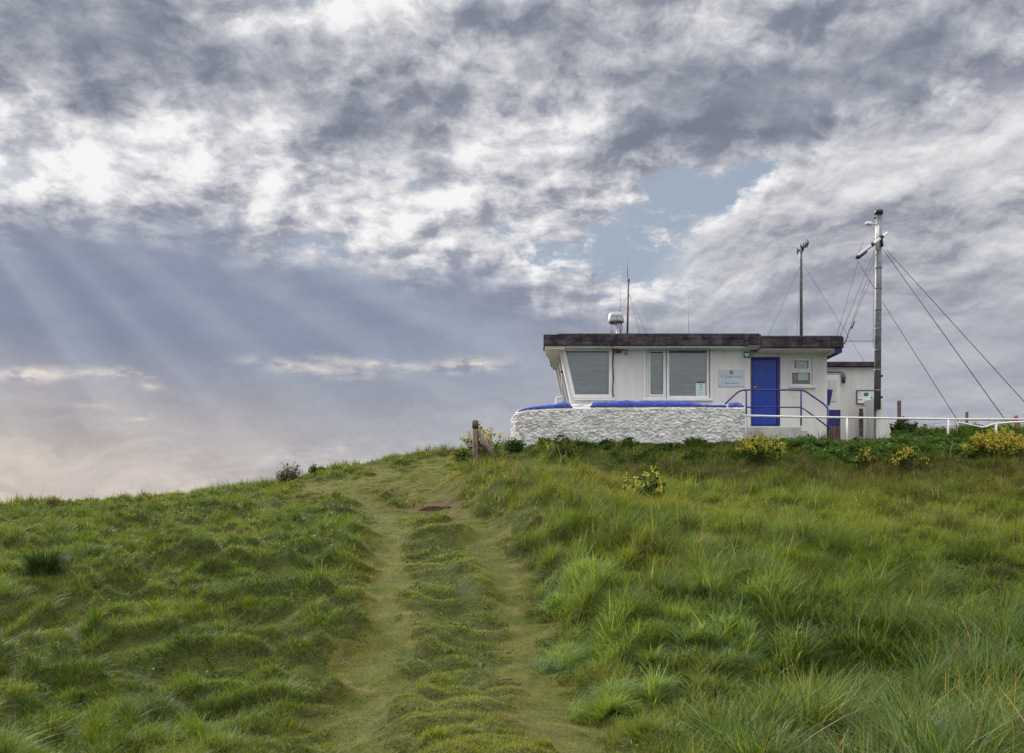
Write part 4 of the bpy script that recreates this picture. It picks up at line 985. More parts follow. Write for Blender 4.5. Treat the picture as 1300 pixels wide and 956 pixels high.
# ------------------------------------------------------------------ rooftop gear
dR = 27.2
zRA = zA1
def basez(d): return zA1
S = thing('television_aerial', (X(1017, dR), dR, zB1), 'slim grey pole with small branched aerial on landward roof', 'aerial')
tubeo('pole', m_galv, S, [(X(1017.2, dR), dR, zB1), pt(1017, 330, dR), pt(1016.5, 316, dR)], [.05, .042, .036], 10)
a, b = Vector(pt(1012.5, 319.5, dR)), Vector(pt(1026.5, 309, dR))
tubeo('boom', m_dark, S, [a, b], .022, 6)
for f, l in ((.05, .22), (.4, .30), (.62, .26), (.8, .20), (.97, .25)):
    c = a.lerp(b, f); bm = bmesh.new(); add_tube(bm, [c - Vector((.03, 0, l / 2)), c + Vector((-.03, 0, l / 2))], .013, 6); add_tube(bm, [c - Vector((.05, .2, -.02)), c + Vector((.05, .2, -.02))], .012, 6); obj('element', bm, m_dark, S)
tubeo('bracket', m_dark, S, [pt(1017, 324, dR), pt(1019, 315, dR), pt(1016, 312, dR)], .03, 6)
wire(S, pt(1015.5, 338, dR), (X(973, 26.6), 26.6, zA1), .006); wire(S, pt(1018.5, 334, dR), pt(1099, 462, 29.5), .006); wire(S, pt(1016, 345, dR), (X(1010, 29), 29, zB1), .005)
S = thing('radar_scanner', (X(783, 26.9), 26.9, zA1), 'white drum radar scanner on a pedestal at seaward roof edge', 'radar')
dr = 26.9; zq = Z(409.5, dr); xq = X(782, dr)
bm = bmesh.new(); add_lathe(bm, [(.15, zq), (.245, zq + .012), (.25, zq + .04), (.235, zq + .13), (.215, zq + .265), (.19, zq + .285)], xq, dr, 28); obj('radome', bm, mat('radome_plastic', (.40, .41, .45), .5), S, .004, True)
bm = bmesh.new(); add_lathe(bm, [(.10, zq - .05), (.20, zq - .02), (.246, zq + .012)], xq, dr, 28); obj('radome_base', bm, m_galv, S, 0, True)
bm = bmesh.new()
for k in range(6):
    aa = -PI / 2 + (k - 2.5) * 0.26
    for (da, h0, h1) in ((-.09, .12, .19), (.05, .12, .19), (-.02, .12, .14), (-.02, .175, .19)):
        w = .028 if h1 - h0 > .03 else .16
        c0 = aa + da * .9; c1 = c0 + w
        r0 = .2475 - .02 * (h0 - .04) / .1
        vs = [bm.verts.new((xq + (r0 + .004) * math.cos(t), dr + (r0 + .004) * math.sin(t), zq + h)) for t, h in ((c0, h0), (min(c1, aa + .11), h0), (min(c1, aa + .11), h1), (c0, h1))]
        bm.faces.new(vs)
lt_ = obj('lettering', bm, m_ink2, S); sm = lt_.modifiers.new('thick', 'SOLIDIFY'); sm.thickness = .004
bm = bmesh.new(); add_lathe(bm, [(.085, zA1 + .0), (.085, zA1 + .16), (.06, zA1 + .18), (.055, zq - .12), (.11, zq - .052)], X(784.5, dr), dr, 16); obj('pedestal', bm, m_white, S, 0, True)
tubeo('cable', m_cable, S, [pt(776, 411, dr), pt(775.5, 418, dr - .1), (X(776, dr), dr - .3, zA1 + .02)], .012, 6)
tubeo('cable', m_cable, S, [pt(789, 410, dr), pt(790, 416, dr), pt(788, 420, dr), (X(789, dr), dr, zA1)], .014, 6)
for (nm, lab, px, pt_, pb, r0, r1) in (('whip_aerial', 'short grey whip aerial standing behind the radar drum', 787.5, 365, 405, .013, .007), ('whip_aerial', 'thin grey whip aerial alone on roof above the pair window', 874.5, 376, 424, .007, .0035), ('whip_aerial', 'very short whip aerial on roof above the blue door', 998, 419, 427, .013, .01)):
    S = thing(nm, (X(px, 27.1), 27.1, zA1), lab, 'aerial')
    tubeo('rod', m_wire, S, [(X(px, 27.1), 27.1, zB1 - .0), pt(px - .3, pt_, 27.1)], [r0, r1], 6)
    tubeo('foot', m_dark, S, [(X(px, 27.1), 27.1, zB1), (X(px, 27.1), 27.1, zA1 + .10)], .022, 8)
S = thing('red_aerial_pole', (X(796.5, dR), dR, zA1), 'faded red aerial pole with wire stays beside the radar drum', 'aerial')
tubeo('pole', m_redpole, S, [(X(796.3, dR), dR, zA1), pt(797.8, 354, dR)], [.031, .026], 10)
tubeo('bracket', m_dark, S, [pt(798.3, 359, dR), pt(798.8, 354, dR)], .022, 6); tubeo('bracket', m_dark, S, [pt(797.3, 358, dR), pt(796.8, 353, dR)], .018, 6)
tubeo('whip', m_wire, S, [pt(797, 357, dR), pt(796, 322, dR)], [.009, .005], 6)
wire(S, pt(797.3, 376, dR), (X(786, 26.8), 26.8, Z(394, 26.8)), .006); wire(S, pt(786, 393, 26.8), (X(776, 26.2), 26.2, zA1), .006)
wire(S, pt(798.5, 373, dR), (X(824, 26.6), 26.6, zA1), .006); wire(S, pt(798.5, 374, dR), (X(818, 28), 28, zA1), .006)

# ------------------------------------------------------------------ white pipe railing
dP = 24.9
S = thing('pipe_railing', (X(1120, dP), dP, GB), 'long white pipe railing in front of annex and mast footing', 'railing')
tubeo('rail', m_white, S, [pt(946, 527.5, dP), pt(1010, 529.2, dP), pt(1075, 530.2, dP), pt(1204, 532.2, dP), pt(1330, 532.5, dP)], .029, 10)
for px in (947, 1075, 1203.5, 1331):
    a = gpt(px, dP, -.3); top = 527.5 if px < 960 else 530.5 if px < 1100 else 532.4
    tubeo('post', m_white, S, [a, (a[0], dP, Z(top, dP) - .01)], .033 if px > 960 else .018, 10)
d3 = 25.3
S = thing('sagging_railing', (X(1240, d3), d3, GB), 'short bent pipe railing with one rusty post beneath the white rail', 'railing')
tubeo('rail', m_white, S, [pt(1213.5, 537, d3), pt(1218, 537, d3), pt(1228, 538.6, d3), pt(1238, 541, d3), pt(1246, 542.5, d3), pt(1252, 541.8, d3), pt(1258, 539.3, d3), pt(1264, 538, d3), pt(1285, 536.2, d3), pt(1335, 534, d3)], .028, 8)
for px, top, m in ((1215, 537, m_rust), (1264.3, 538, m_white), (1334, 534, m_white)):
    a = gpt(px, d3, -.3); tubeo('post', m, S, [a, (a[0], d3, Z(top, d3))], .034, 10)

# ------------------------------------------------------------------ timber posts
def post(name, lab, px, pytop, d, w, cat='post', cap=0.0):
    a = gpt(px, d, -.3); bm = bmesh.new(); zt_ = Z(pytop, d)
    h = w / 2; prof = [(-h, -h), (h, -h), (h, h), (-h, h)]
    for i in range(1): add_box(bm, a[0] - h, a[0] + h, d - h, d + h, a[2], zt_)
    o = obj(name, bm, m_wood, None, w * .18); return tag(o, lab, cat)
S = thing('wire_fence', (X(1180, 30), 30, GB + .6), 'wire fence on slim timber posts behind the white pipe railing', 'fence')
def fpost(px, top, d, w):
    a = gpt(px, d, -.3); return boxo('post', m_wood, S, a[0] - w / 2, a[0] + w / 2, d - w / 2, d + w / 2, a[2], Z(top, d), w * .15)
fpost(1174, 538, 33, .10); fpost(1227.3, 523, 31, .085); fpost(1320, 524, 31, .09)
tubeo('wire', m_wire, S, [pt(1136, 541, 32), pt(1174, 541.3, 33), pt(1227, 541, 31), pt(1320, 541, 31)], .006, 5)
tubeo('wire', m_wire, S, [pt(1141, 534, 31.8), pt(1174, 539, 33), pt(1227, 534, 31), pt(1320, 534, 31)], .006, 5)
post('timber_post', 'stout weathered timber post right of the mast footing', 1141.5, 508.5, 29.5, .105)
# stone gate pillar at the far right
S = thing('brick_pillar', (X(1290, 29), 29, GB + .6), 'short reddish brick pillar with rounded cap at far right of skyline', 'pillar')
m_brick = mat_var('old_brick', (0.17, 0.085, 0.07), (0.28, 0.16, 0.13), 9, 6, rough=0.9, bump=.6, bscale=30)
a = gpt(1289.5, 29, -.4)
bm = bmesh.new(); add_box(bm, a[0] - .095, a[0] + .095, 28.9, 29.1, a[2], Z(536, 29)); obj('shaft', bm, m_brick, S, .012)
bm = bmesh.new(); zq = Z(535.9, 29); add_lathe(bm, [(.07, zq), (.085, zq + .03), (.085, zq + .13), (.06, zq + .20), (.02, zq + .23)], a[0], 29, 14); obj('cap', bm, m_brick, S, 0, True)
boxo('plinth', m_conc, S, a[0] + .10, a[0] + .6, 28.8, 29.2, a[2], Z(541, 29), .02)
# old gate post with its raking strut beside the path
dG = 24.4
S = thing('gate_post', (X(603.5, dG), dG, float(ground_z(X(603.5, dG), dG))), 'weathered round topped timber post with slanting brace beside the path', 'post')
a = gpt(603.5, dG, -.3); zt_ = Z(533, dG); w = .088
bm = bmesh.new(); add_tube(bm, [(a[0], dG, a[2]), (a[0], dG, Z(545.2, dG))], w, 14); add_tube(bm, [(a[0], dG, Z(545.2, dG)), (a[0], dG, Z(543.6, dG))], w * .82, 14); add_tube(bm, [(a[0], dG, Z(543.6, dG)), (a[0], dG, Z(535.5, dG)), (a[0], dG, zt_ - .02), (a[0], dG, zt_)], [w, w, w * .8, w * .4], 14)
obj('post', bm, m_wood, S, 0, True)
bm = bmesh.new(); 
for dx in (-.045, .03): add_box(bm, a[0] + dx, a[0] + dx + .028, dG - w - .018, dG - w + .03, a[2] + .2, Z(547, dG))
obj('batten', bm, mat_var('pale_timber', (.22, .165, .14), (.30, .23, .19), 8, 6, rough=.85, stretch=(4, 4, .5)), S, .004)
b = gpt(632, 24.0, -.08); bm = bmesh.new(); add_tube(bm, [(a[0] + .06, dG, Z(547, dG)), b], .075, 10); obj('brace', bm, m_wood, S, 0, True)
GRASS_N, TURF_N = 1250000, 420000
# ------------------------------------------------------------------ grass
m_grass = mat_attr('grass_blade', rough=0.55, spec=0.14, transl=0.42, tmul=(1.25, 1.2, 0.45))
rng = np.random.default_rng(42)
PAL = dict(lush=(0.072, 0.108, 0.012), dark=(0.030, 0.054, 0.008), olive=(0.108, 0.112, 0.020), straw=(0.24, 0.19, 0.095), pale=(0.085, 0.125, 0.058), lime=(0.13, 0.18, 0.028), brown=(0.085, 0.055, 0.028))
PAL = {k: np.array(v) * 1.3 for k, v in PAL.items()}
xr_y = np.array([p[1] for p in RUT_R]); xr_x = np.array([p[0] for p in RUT_R])
def right_side(x, y):
    """0 on and left of the track, 1 in the uncut ground to its right"""
    return sstep(0.25, 1.0, x - np.interp(y, xr_y, xr_x) + fbm(x * 1.1, y * 1.1, 21, 3) * 0.7)
def sample(n, d0, d1, p=-0.6, e=140):
    u = rng.random(n); a = p + 1
    d = (d0 ** a + u * (d1 ** a - d0 ** a)) ** (1 / a)
    px = rng.uniform(-e, 1300 + e, n)
    return (px - 650) / F_ * d, d
def blades(x, y, h, w, az, lean, bend, col, seg, twist=0.5):
    n = len(x); z = ground_z(x, y) - 0.01
    dx, dy = np.cos(az), np.sin(az)
    fa = az + PI / 2 + rng.normal(0, twist, n); sx, sy = np.cos(fa), np.sin(fa)
    V = np.empty((n, 2 * seg + 1, 3), np.float32)
    for k in range(seg + 1):
        t = k / seg
        r = h * (lean * t + bend * 0.75 * t * t); u = h * (t - 0.42 * bend * t * t) * np.sqrt(np.clip(1 - lean ** 2 * 0.5, 0.2, 1))
        cx, cy_, cz = x + dx * r, y + dy * r, z + u
        if k < seg:
            ww = w * (1 - 0.75 * t ** 1.6) * 0.5
            V[:, 2 * k] = np.stack((cx - sx * ww, cy_ - sy * ww, cz), -1); V[:, 2 * k + 1] = np.stack((cx + sx * ww, cy_ + sy * ww, cz), -1)
        else: V[:, 2 * k] = np.stack((cx, cy_, cz), -1)
    base = (np.arange(n) * (2 * seg + 1))[:, None]
    loc = []
    for k in range(seg - 1): loc += [2 * k, 2 * k + 1, 2 * k + 3, 2 * k + 2]
    loc += [2 * seg - 2, 2 * seg - 1, 2 * seg]
    F = (base + np.array(loc)[None]).ravel()
    LT = np.tile(np.array([4] * (seg - 1) + [3]), n)
    C = np.repeat(col[:, None], 2 * seg + 1, 1)
    return V.reshape(-1, 3), F, LT, C.reshape(-1, 3)
def merge(parts):
    off = 0; Vs, Fs, Ls, Cs = [], [], [], []
    for V, F, L, C in parts: Vs.append(V); Fs.append(F + off); Ls.append(L); Cs.append(C); off += len(V)
    return np.concatenate(Vs), np.concatenate(Fs), np.concatenate(Ls), np.concatenate(Cs)
def mixn(a, b, f): return a * (1 - f[:, None]) + b * f[:, None]
# patches where sheen on the grass is painted as pale blades: (x, y, radius x, radius y)
SHEEN = [(*XY(742, 10.9), .55, .8, -2.2), (*XY(880, 9.0), .95, .75, -0.6), (*XY(760, 8.9), .75, .5, -0.9), (*XY(960, 9.6), .6, .5, -0.4), (*XY(800, 7.6), .5, .45, -1.0)]
def sheen_mask(x, y):
    m = np.zeros(len(x)); a = np.zeros(len(x))
    for (cx, cy_, rx, ry, an) in SHEEN:
        f = 1 - sstep(0.5, 1.1, np.hypot((x - cx) / rx, (y - cy_) / ry) + fbm(x * 2.3, y * 2.3, 31, 3) * 0.7); a = np.where(f > m, an, a); m = np.maximum(m, f)
    return m, a
N_B = GRASS_N
n1_, n2_ = int(N_B * 0.62), int(N_B * 0.38)
ncl = n1_ // 24
cx, cy_ = sample(ncl, 4.6, 33); ci = rng.integers(0, ncl, n1_)
sg = (0.025 + 0.0032 * cy_ + 0.022 * rng.random(ncl))[ci]
ox, oy = rng.normal(0, 1, n1_) * sg, rng.normal(0, 1, n1_) * sg
ux, uy = sample(n2_, 4.6, 33)
x = np.concatenate((cx[ci] + ox, ux)); y = np.concatenate((cy_[ci] + oy, uy))
clh = np.concatenate(((0.6 + 0.9 * rng.random(ncl) ** 1.5)[ci], np.full(n2_, 0.75)))
clc = np.concatenate((rng.random(ncl)[ci], rng.random(n2_)))
caz = rng.uniform(-PI, PI, ncl)[ci]; oxa, oya = ox + .8 * sg * np.cos(caz), oy + .8 * sg * np.sin(caz)
az = np.concatenate((np.arctan2(oya, oxa) + rng.normal(0, .5, n1_), rng.uniform(-PI, PI, n2_)))
out = np.concatenate((np.hypot(ox, oy) / (sg * 2), np.full(n2_, .4)))
keep = (built(x, y) < 0.35)
x, y, clh, clc, az, out = (a[keep] for a in (x, y, clh, clc, az, out)); n = len(x)
w_ = wear(x, y); Rt = right_side(x, y) * (1 - sstep(0.0, 0.2, 4.0 - y)); st_ = strip(x, y); lm, la = sheen_mask(x, y)
pxx = 650 + x / y * F_
big = fbm(x * 0.8, y * 0.8, 40, 3); mid = fbm(x * 2.4, y * 2.4, 44, 3); hue = fbm(x * 0.55, y * 0.55, 47, 3); hue2 = fbm(x * 1.7, y * 1.7, 51, 3)
H = 0.080 * (1 - Rt) + 0.150 * Rt
H = H * (1 + 1.5 * big + 1.6 * np.clip(mid, -0.25, 0.5))
H = H + Rt * 0.09 * sstep(930, 1120, pxx) * sstep(11.5, 8.5, y) + Rt * 0.03 * sstep(13, 9, y)
H = H + 0.015 * (1 - Rt) * sstep(9, 6.5, y) * sstep(380, 200, pxx)
bank = Rt * sstep(20.3, 21.3, y)
H = H * (1 - 0.25 * bank)
H = H * (1 - st_ * 0.55 * (1 - Rt))
_f1, _f2, _ox, _oy, _id = tus_cell(x, y); _m = np.clip(1 - (_f1 / .68) ** 2, 0, 1)
H = H * (0.36 + 1.4 * _m * (0.3 + 1.0 * _id))
H = np.clip(H, 0.025, 0.5) * clh * rng.uniform(0.6, 1.25, n)
H = H * (1 - w_ * 0.84) + 0.012
H = H * (1 + 0.012 * np.clip(y - 10, 0, 20))
# colours
c = mixn(PAL['lush'][None], PAL['dark'][None], sstep(-0.02, 0.16, hue2 + 0.06 * (clc - .5) + (_id - .5) * .16) * 0.8)
c = mixn(c, PAL['olive'][None], np.clip(sstep(-0.10, 0.16, hue + (clc - .5) * .25 - (_id - .5) * .2) * (0.5 + 0.15 * Rt * sstep(12, 16, y)) + 0.15 * Rt * sstep(13, 17, y) * (1 - bank), 0, 1))
c = mixn(c, PAL['pale'][None], np.clip(sstep(0.05, 0.2, big) * 0.5 * (clc > .4) + Rt * sstep(11, 9, y) * .30 * (clc > .55), 0, 1))
c = mixn(c, PAL['pale'][None] * .62, np.clip(Rt * sstep(13.5, 10, y) * .55 * (hue2 + .5) + Rt * sstep(760, 640, pxx) * .35, 0, .7))
c = mixn(c, PAL['dark'][None], np.clip(bank * (.35 + 1.5 * mid), 0, .8))
c = mixn(c, PAL['brown'][None], np.clip(bank * sstep(22.6, 21.4, y) * (.5 + 1.6 * hue2) + (rng.random(n) < .03) * .8, 0, .9))
pc = mixn(PAL['olive'][None] * .85, PAL['straw'][None] * .55, sstep(-0.12, 0.2, hue2 + mid * .6 + (rng.random(n) - .5) * .5))
pc = mixn(pc, PAL['lush'][None] * 1.1, np.clip(sstep(0.05, .25, -mid + hue) * .8, 0, 1))
c = mixn(c, pc, np.clip(w_ * 1.3, 0, 1))
c = mixn(c, PAL['olive'][None], st_ * (1 - w_) * .35)
c = mixn(c, np.where((rng.random(n) < .45)[:, None], PAL['lime'][None], PAL['pale'][None] * 1.35), np.clip(lm * 1.2, 0, .92))  # highlight on the grass put into the blade colour
dry = rng.random(n) < (0.035 + 0.015 * Rt + .03 * Rt * sstep(14, 18, y) + .05 * w_)
c = np.where(dry[:, None], PAL['straw'][None] * rng.uniform(.6, 1.1, n)[:, None], c)
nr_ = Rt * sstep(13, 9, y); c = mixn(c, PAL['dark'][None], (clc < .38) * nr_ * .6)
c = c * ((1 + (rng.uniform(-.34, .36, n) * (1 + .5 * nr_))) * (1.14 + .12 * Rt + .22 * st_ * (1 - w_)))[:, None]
lean = np.clip(0.08 + 0.40 * out * rng.random(n) + rng.normal(0, .12, n), 0, .95); bend = np.clip(rng.normal(.55, .35, n), 0, 1.5)
# the breeze and the fall of the bank lay most of it over to the right
az = np.arctan2(np.sin(az) + 1.6 * _oy * _m ** .3, np.cos(az) + 1.6 * _ox * _m ** .3); lean = np.clip(lean + .42 * _f1 * (.4 + _id), 0, .95)
wx_, wy_ = np.cos(az) + 0.25 * Rt + .08, np.sin(az) - 0.1 * Rt + fbm(x * .7, y * .7, 61, 2) * .7
az = np.arctan2(wy_, wx_)
lean = np.where(w_ > .5, lean + .35, lean)
wd = np.maximum(rng.uniform(.0026, .0062, n) * (1 + .35 * Rt), .00050 * y * rng.uniform(.7, 1.3, n)) * (1 - .25 * w_) * (1 + .4 * Rt * sstep(12, 8.5, y))
long_ = w_ < .5
P_ = []
for msk, seg in (((y < 9.5) & long_, 4), ((y >= 9.5) & (y < 14) & long_, 3), ((y >= 14) & long_, 2)):
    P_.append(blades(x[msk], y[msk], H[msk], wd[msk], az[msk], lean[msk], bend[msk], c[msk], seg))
# seed stalks that stand above the sward and break the skyline
k = 1500; sx, sy = sample(k, 9, 30, -0.1); kp = (wear(sx, sy) < .2) & (built(sx, sy) < .2) & ((right_side(sx, sy) > .5) | (sy > 20)) & ~((sy > 21) & (650 + sx / sy * F_ > 660)); sx, sy = sx[kp], sy[kp]; k = len(sx)
P_.append(blades(sx, sy, rng.uniform(.28, .58, k) * np.where(sy > 20, .9, 1.0), np.full(k, .004) + .00022 * sy, rng.uniform(-.8, .8, k), rng.uniform(.05, .35, k), rng.uniform(0, .5, k), (PAL['straw'][None] * .7 + PAL['brown'][None] * .3) * rng.uniform(.5, 1.1, k)[:, None], 3))
# extra lime and pale blades whose colour adds a highlight right of the track
k = 80000; lx, ly = sample(k * 6, 6.5, 13.5, -0.5, 0); q_, qa_ = sheen_mask(lx, ly); kp = q_ > rng.random(len(lx)) * .9 + .05; lx, ly, qa_ = lx[kp][:k], ly[kp][:k], qa_[kp][:k]; k = len(lx)
_t = tus_cell(lx, ly); lc = np.where((fbm(lx * 2.2, ly * 2.2, 91, 3) + (rng.random(k) - .5) * .3 > 0)[:, None], PAL['lime'][None] * 1.15, PAL['pale'][None] * 1.5) * rng.uniform(.6, 1.25, k)[:, None]
P_.append(blades(lx, ly, (.11 + .09 * np.clip(1 - _t[0], 0, 1)) * rng.uniform(.6, 1.3, k), rng.uniform(.003, .007, k), np.arctan2(_t[3] + rng.normal(0, .3, k), _t[2] + rng.normal(0, .3, k) + .1), rng.uniform(.1, .6, k), rng.uniform(.3, 1.4, k), lc, 4))
gr = mesh_np('grass', *merge(P_)[:3], m_grass, tint=merge(P_)[3]); gr['kind'] = 'stuff'
s_ = ~long_
P_ = [blades(x[s_], y[s_], H[s_], wd[s_], az[s_], lean[s_], bend[s_], c[s_], 2)]
k = TURF_N; tx_, ty_ = sample(k * 3, 4.6, 27, -0.5, 0); kp = wear(tx_, ty_) > .25; tx_, ty_ = tx_[kp][:k], ty_[kp][:k]; k = len(tx_)
h2 = fbm(tx_ * 1.7, ty_ * 1.7, 51, 3); m2 = fbm(tx_ * 3, ty_ * 3, 54, 3)
tc = 0.96 * mixn(PAL['olive'][None] * .95, PAL['straw'][None] * .62, sstep(-.1, .22, h2 + (rng.random(k) - .5) * .6)); tc = mixn(tc, PAL['lush'][None] * 1.1, sstep(-0.05, .12, m2 + (rng.random(k) - .5) * .3) * .85) * (1 + .7 * np.clip(fbm(tx_ * 7, ty_ * 7, 95, 3), -.5, .5))[:, None] * rng.uniform(.5, 1.5, k)[:, None]
P_.append(blades(tx_, ty_, rng.uniform(.012, .045, k) * (1 + 1.6 * np.clip(m2, 0, 1)), np.maximum(.0036, .00048 * ty_) * rng.uniform(.7, 1.4, k), rng.uniform(-PI, PI, k), rng.uniform(.2, .8, k), rng.uniform(.2, 1, k), tc, 2))
tm = merge(P_); tf = mesh_np('turf', *tm[:3], m_grass, tint=tm[3]); tf['kind'] = 'stuff'
# ------------------------------------------------------------------ plants
m_leaf = mat_attr('leaf', rough=0.6, spec=0.05, transl=0.30, tmul=(1.1, 1.2, 0.5))
m_petal = mat_attr('petal', rough=0.6, spec=0.2, transl=0.35)
m_stem = mat_var('green_stem', (.06, .075, .03), (.10, .10, .05), 8, 4, rough=.7)
m_twig = mat_var('grey_twig', (.11, .095, .09), (.19, .165, .155), 8, 4, rough=.8)
prn = np.random.default_rng(9)
def leafset(C, size, col, tilt=.9, asp=1.7, nrm=None):
    """pointed leaves: C centres (n,3)"""
    n = len(C); az = prn.uniform(0, 2 * PI, n); el = prn.normal(.25, tilt * .5, n)
    a = np.stack((np.cos(az) * np.cos(el), np.sin(az) * np.cos(el), np.sin(el)), -1)
    r = prn.normal(0, 1, (n, 3)); r[:, 2] *= .6; b = np.cross(a, r); b /= np.linalg.norm(b, axis=1, keepdims=True) + 1e-6
    nn = np.cross(a, b); s = size[:, None]
    V = np.stack((C - a * s * .5 * asp, C + b * s * .38 - a * s * .1 + nn * s * .10, C + a * s * .5 * asp - nn * s * .12, C - b * s * .38 - a * s * .1 + nn * s * .10), 1)
    F = np.arange(4 * n); return V.reshape(-1, 3), F, np.full(n, 4), np.repeat(col, 4, 0)
GREEN = np.array([(.045, .095, .018), (.03, .06, .016), (.065, .12, .025), (.05, .07, .03)])
def lcol(n, k=1.0, w=None): return GREEN[prn.choice(4, n, p=w)] * prn.uniform(.7, 1.3, n)[:, None] * k
def bush(name, label, px, d, w, h, nst, nleaf, nflow, cat='shrub', fl_col=(.54, .46, .07), spread=1.0, leafk=1.0, low=.15, stem_m=None, group=None, fs=.030, ls=.055, topleaf=.6, sink=.03):
    x0 = X(px, d); z0 = float(ground_z(x0, d)) - sink
    T = thing(name, (x0, d, z0), label, cat, group)
    stems = []; bm = bmesh.new()
    for i in range(nst):
        a = prn.uniform(0, 2 * PI); rr = math.sqrt(prn.random())
        hx, hy = math.cos(a) * rr * w / 2, math.sin(a) * rr * w / 2 * spread
        top = h * (1 - .45 * rr ** 2) * prn.uniform(.72, 1.05)
        p0 = Vector((x0 + hx * .3, d + hy * .3, z0)); p3 = Vector((x0 + hx, d + hy, z0 + top))
        p1 = p0.lerp(p3, .4) + Vector((hx * .10, hy * .10, top * .06)) + Vector((prn.normal(0, .02), prn.normal(0, .02), 0)); p2 = p0.lerp(p3, .75) + Vector((hx * .06, hy * .06, .02))
        pts = [p0, p1, p2, p3]; stems.append(pts)
        r0 = .007 if h > .5 else .005
        add_tube(bm, pts, [r0, r0 * .8, r0 * .6, r0 * .4], 5)
        if prn.random() < .8:
            q = p1.lerp(p2, prn.random()); e = q + Vector((prn.normal(0, .10), prn.normal(0, .10), prn.uniform(.08, .22) * h)); add_tube(bm, [q, e], [r0 * .5, r0 * .3], 4); stems.append([p0, p1, q, e])
    obj('stem', bm, stem_m or m_stem, T)
    S_ = np.array([[tuple(p) for p in s] for s in stems])
    def on(n, lo, hi, jit):
        i = prn.integers(0, len(S_), n); t = lo + (hi - lo) * prn.random(n); f = t * 3; k = np.minimum(f.astype(int), 2); r = (f - k)[:, None]
        return S_[i, k] * (1 - r) + S_[i, k + 1] * r + prn.normal(0, 1, (n, 3)) * jit
    if nleaf:
        C = np.concatenate((on(int(nleaf * topleaf), .3, .95, .045), on(nleaf - int(nleaf * topleaf), .05, .6, .06)))
        C[:, 2] = np.maximum(C[:, 2], z0 + .03)
        mesh_np('foliage', *(lambda L: (L[0], L[1], L[2]))(L := leafset(C, prn.uniform(.6, 1.3, len(C)) * ls, lcol(len(C), leafk))), m_leaf, tint=L[3], parent=T)
    if nflow:
        C = on(nflow, .62, 1.04, .025); P4 = []
        for k in range(3):
            L = leafset(C + prn.normal(0, fs * .4, C.shape), prn.uniform(.7, 1.3, nflow) * fs, np.array(fl_col)[None] * prn.uniform(.7, 1.15, nflow)[:, None] * np.array([1, prn.uniform(.9, 1.1), 1])[None], asp=1.0, tilt=1.6); P4.append(L)
        M = merge(P4); mesh_np('blossom', *M[:3], m_petal, tint=M[3], parent=T)
    return T
bush('flowering_shrub', 'open yellow flowered shrub in front of the concrete landing', 967, 22.4, 1.35, .82, 50, 800, 620, leafk=1.1, fs=.046)
bush('flowering_shrub', 'dense rounded yellow shrub below the sagging railing at far right', 1262, 22.9, 1.55, .84, 110, 900, 1900, leafk=.9, fs=.042)
bush('flowering_shrub', 'yellow flowered shrub behind the round topped gate post', 614, 25.0, 1.30, 1.12, 34, 600, 330, leafk=.9, fs=.042)
bush('flowering_shrub', 'low pale yellow shrub at the left foot of gate post', 588, 24.7, .75, .50, 26, 500, 130, fl_col=(.36, .30, .06))
bush('flowering_weed', 'sparse yellow weed with dark lower leaves out in the meadow', 819, 18.2, 1.10, .74, 16, 420, 110, cat='weed', fs=.045, leafk=.6, topleaf=.1, ls=.075)
bush('flowering_weed', 'thin yellow weed growing below the mast footing', 1099, 22.2, .45, .66, 10, 160, 70, cat='weed', fs=.042, leafk=.7)
bush('flowering_weed', 'straggling yellow weed between thin weed and dense rounded shrub', 1152, 22.0, .95, .80, 18, 240, 170, cat='weed', fs=.042, leafk=.7)
bush('flowering_weed', 'faint yellow topped weed on the bank below the stone wall', 718, 23.4, .85, .45, 20, 420, 60, cat='weed', fl_col=(.34, .30, .06), leafk=.9)
bush('thorn_bush', 'bare twiggy bush with dark base standing on the left skyline', 366, 24.6, .85, .72, 46, 520, 0, cat='bush', stem_m=m_twig, leafk=.55, topleaf=.25, ls=.05)
bush('leafy_plant', 'bright green leafy plant at the left foot of stone wall', 653, 24.35, .60, .36, 20, 520, 0, cat='plant', leafk=1.1, ls=.06)
bush('leafy_plant', 'dark green bush beside the sloping mast footing', 1147, 27.6, .85, .62, 30, 800, 0, cat='plant', leafk=.75, ls=.065)
bush('leafy_plant', 'low dark green cushion of leaves on the path crest', 404, 25.6, .55, .24, 18, 420, 0, cat='plant', leafk=.6, ls=.05)
bush('thorn_twig', 'few bare grey twigs against the left end of stone wall', 644, 25.0, .30, .62, 7, 10, 0, cat='twigs', stem_m=m_twig)
# pale forked weed on the bank
x0, d0 = X(714, 20.2), 20.2; z0 = float(ground_z(x0, d0)); T = thing('forked_weed', (x0, d0, z0), 'pale dry forked weed stem on the right bank', 'weed')
m_dry = mat_var('dry_stem', (.24, .21, .14), (.32, .28, .2), 6, 4, rough=.8)
bm = bmesh.new(); top = Z(575, d0)
add_tube(bm, [(x0, d0, z0), (x0 - .03, d0, z0 + .35), (x0 - .05, d0, top)], [.011, .009, .005], 6)
for s, k, l in ((-1, .16, .26), (1, .2, .30), (1, .45, .2), (-1, .5, .22)): add_tube(bm, [(x0 - .02, d0, z0 + k), (x0 + s * .07, d0, z0 + k + l * .4), (x0 + s * .10, d0, z0 + k + l)], [.007, .006, .004], 5)
obj('stem', bm, m_dry, T)
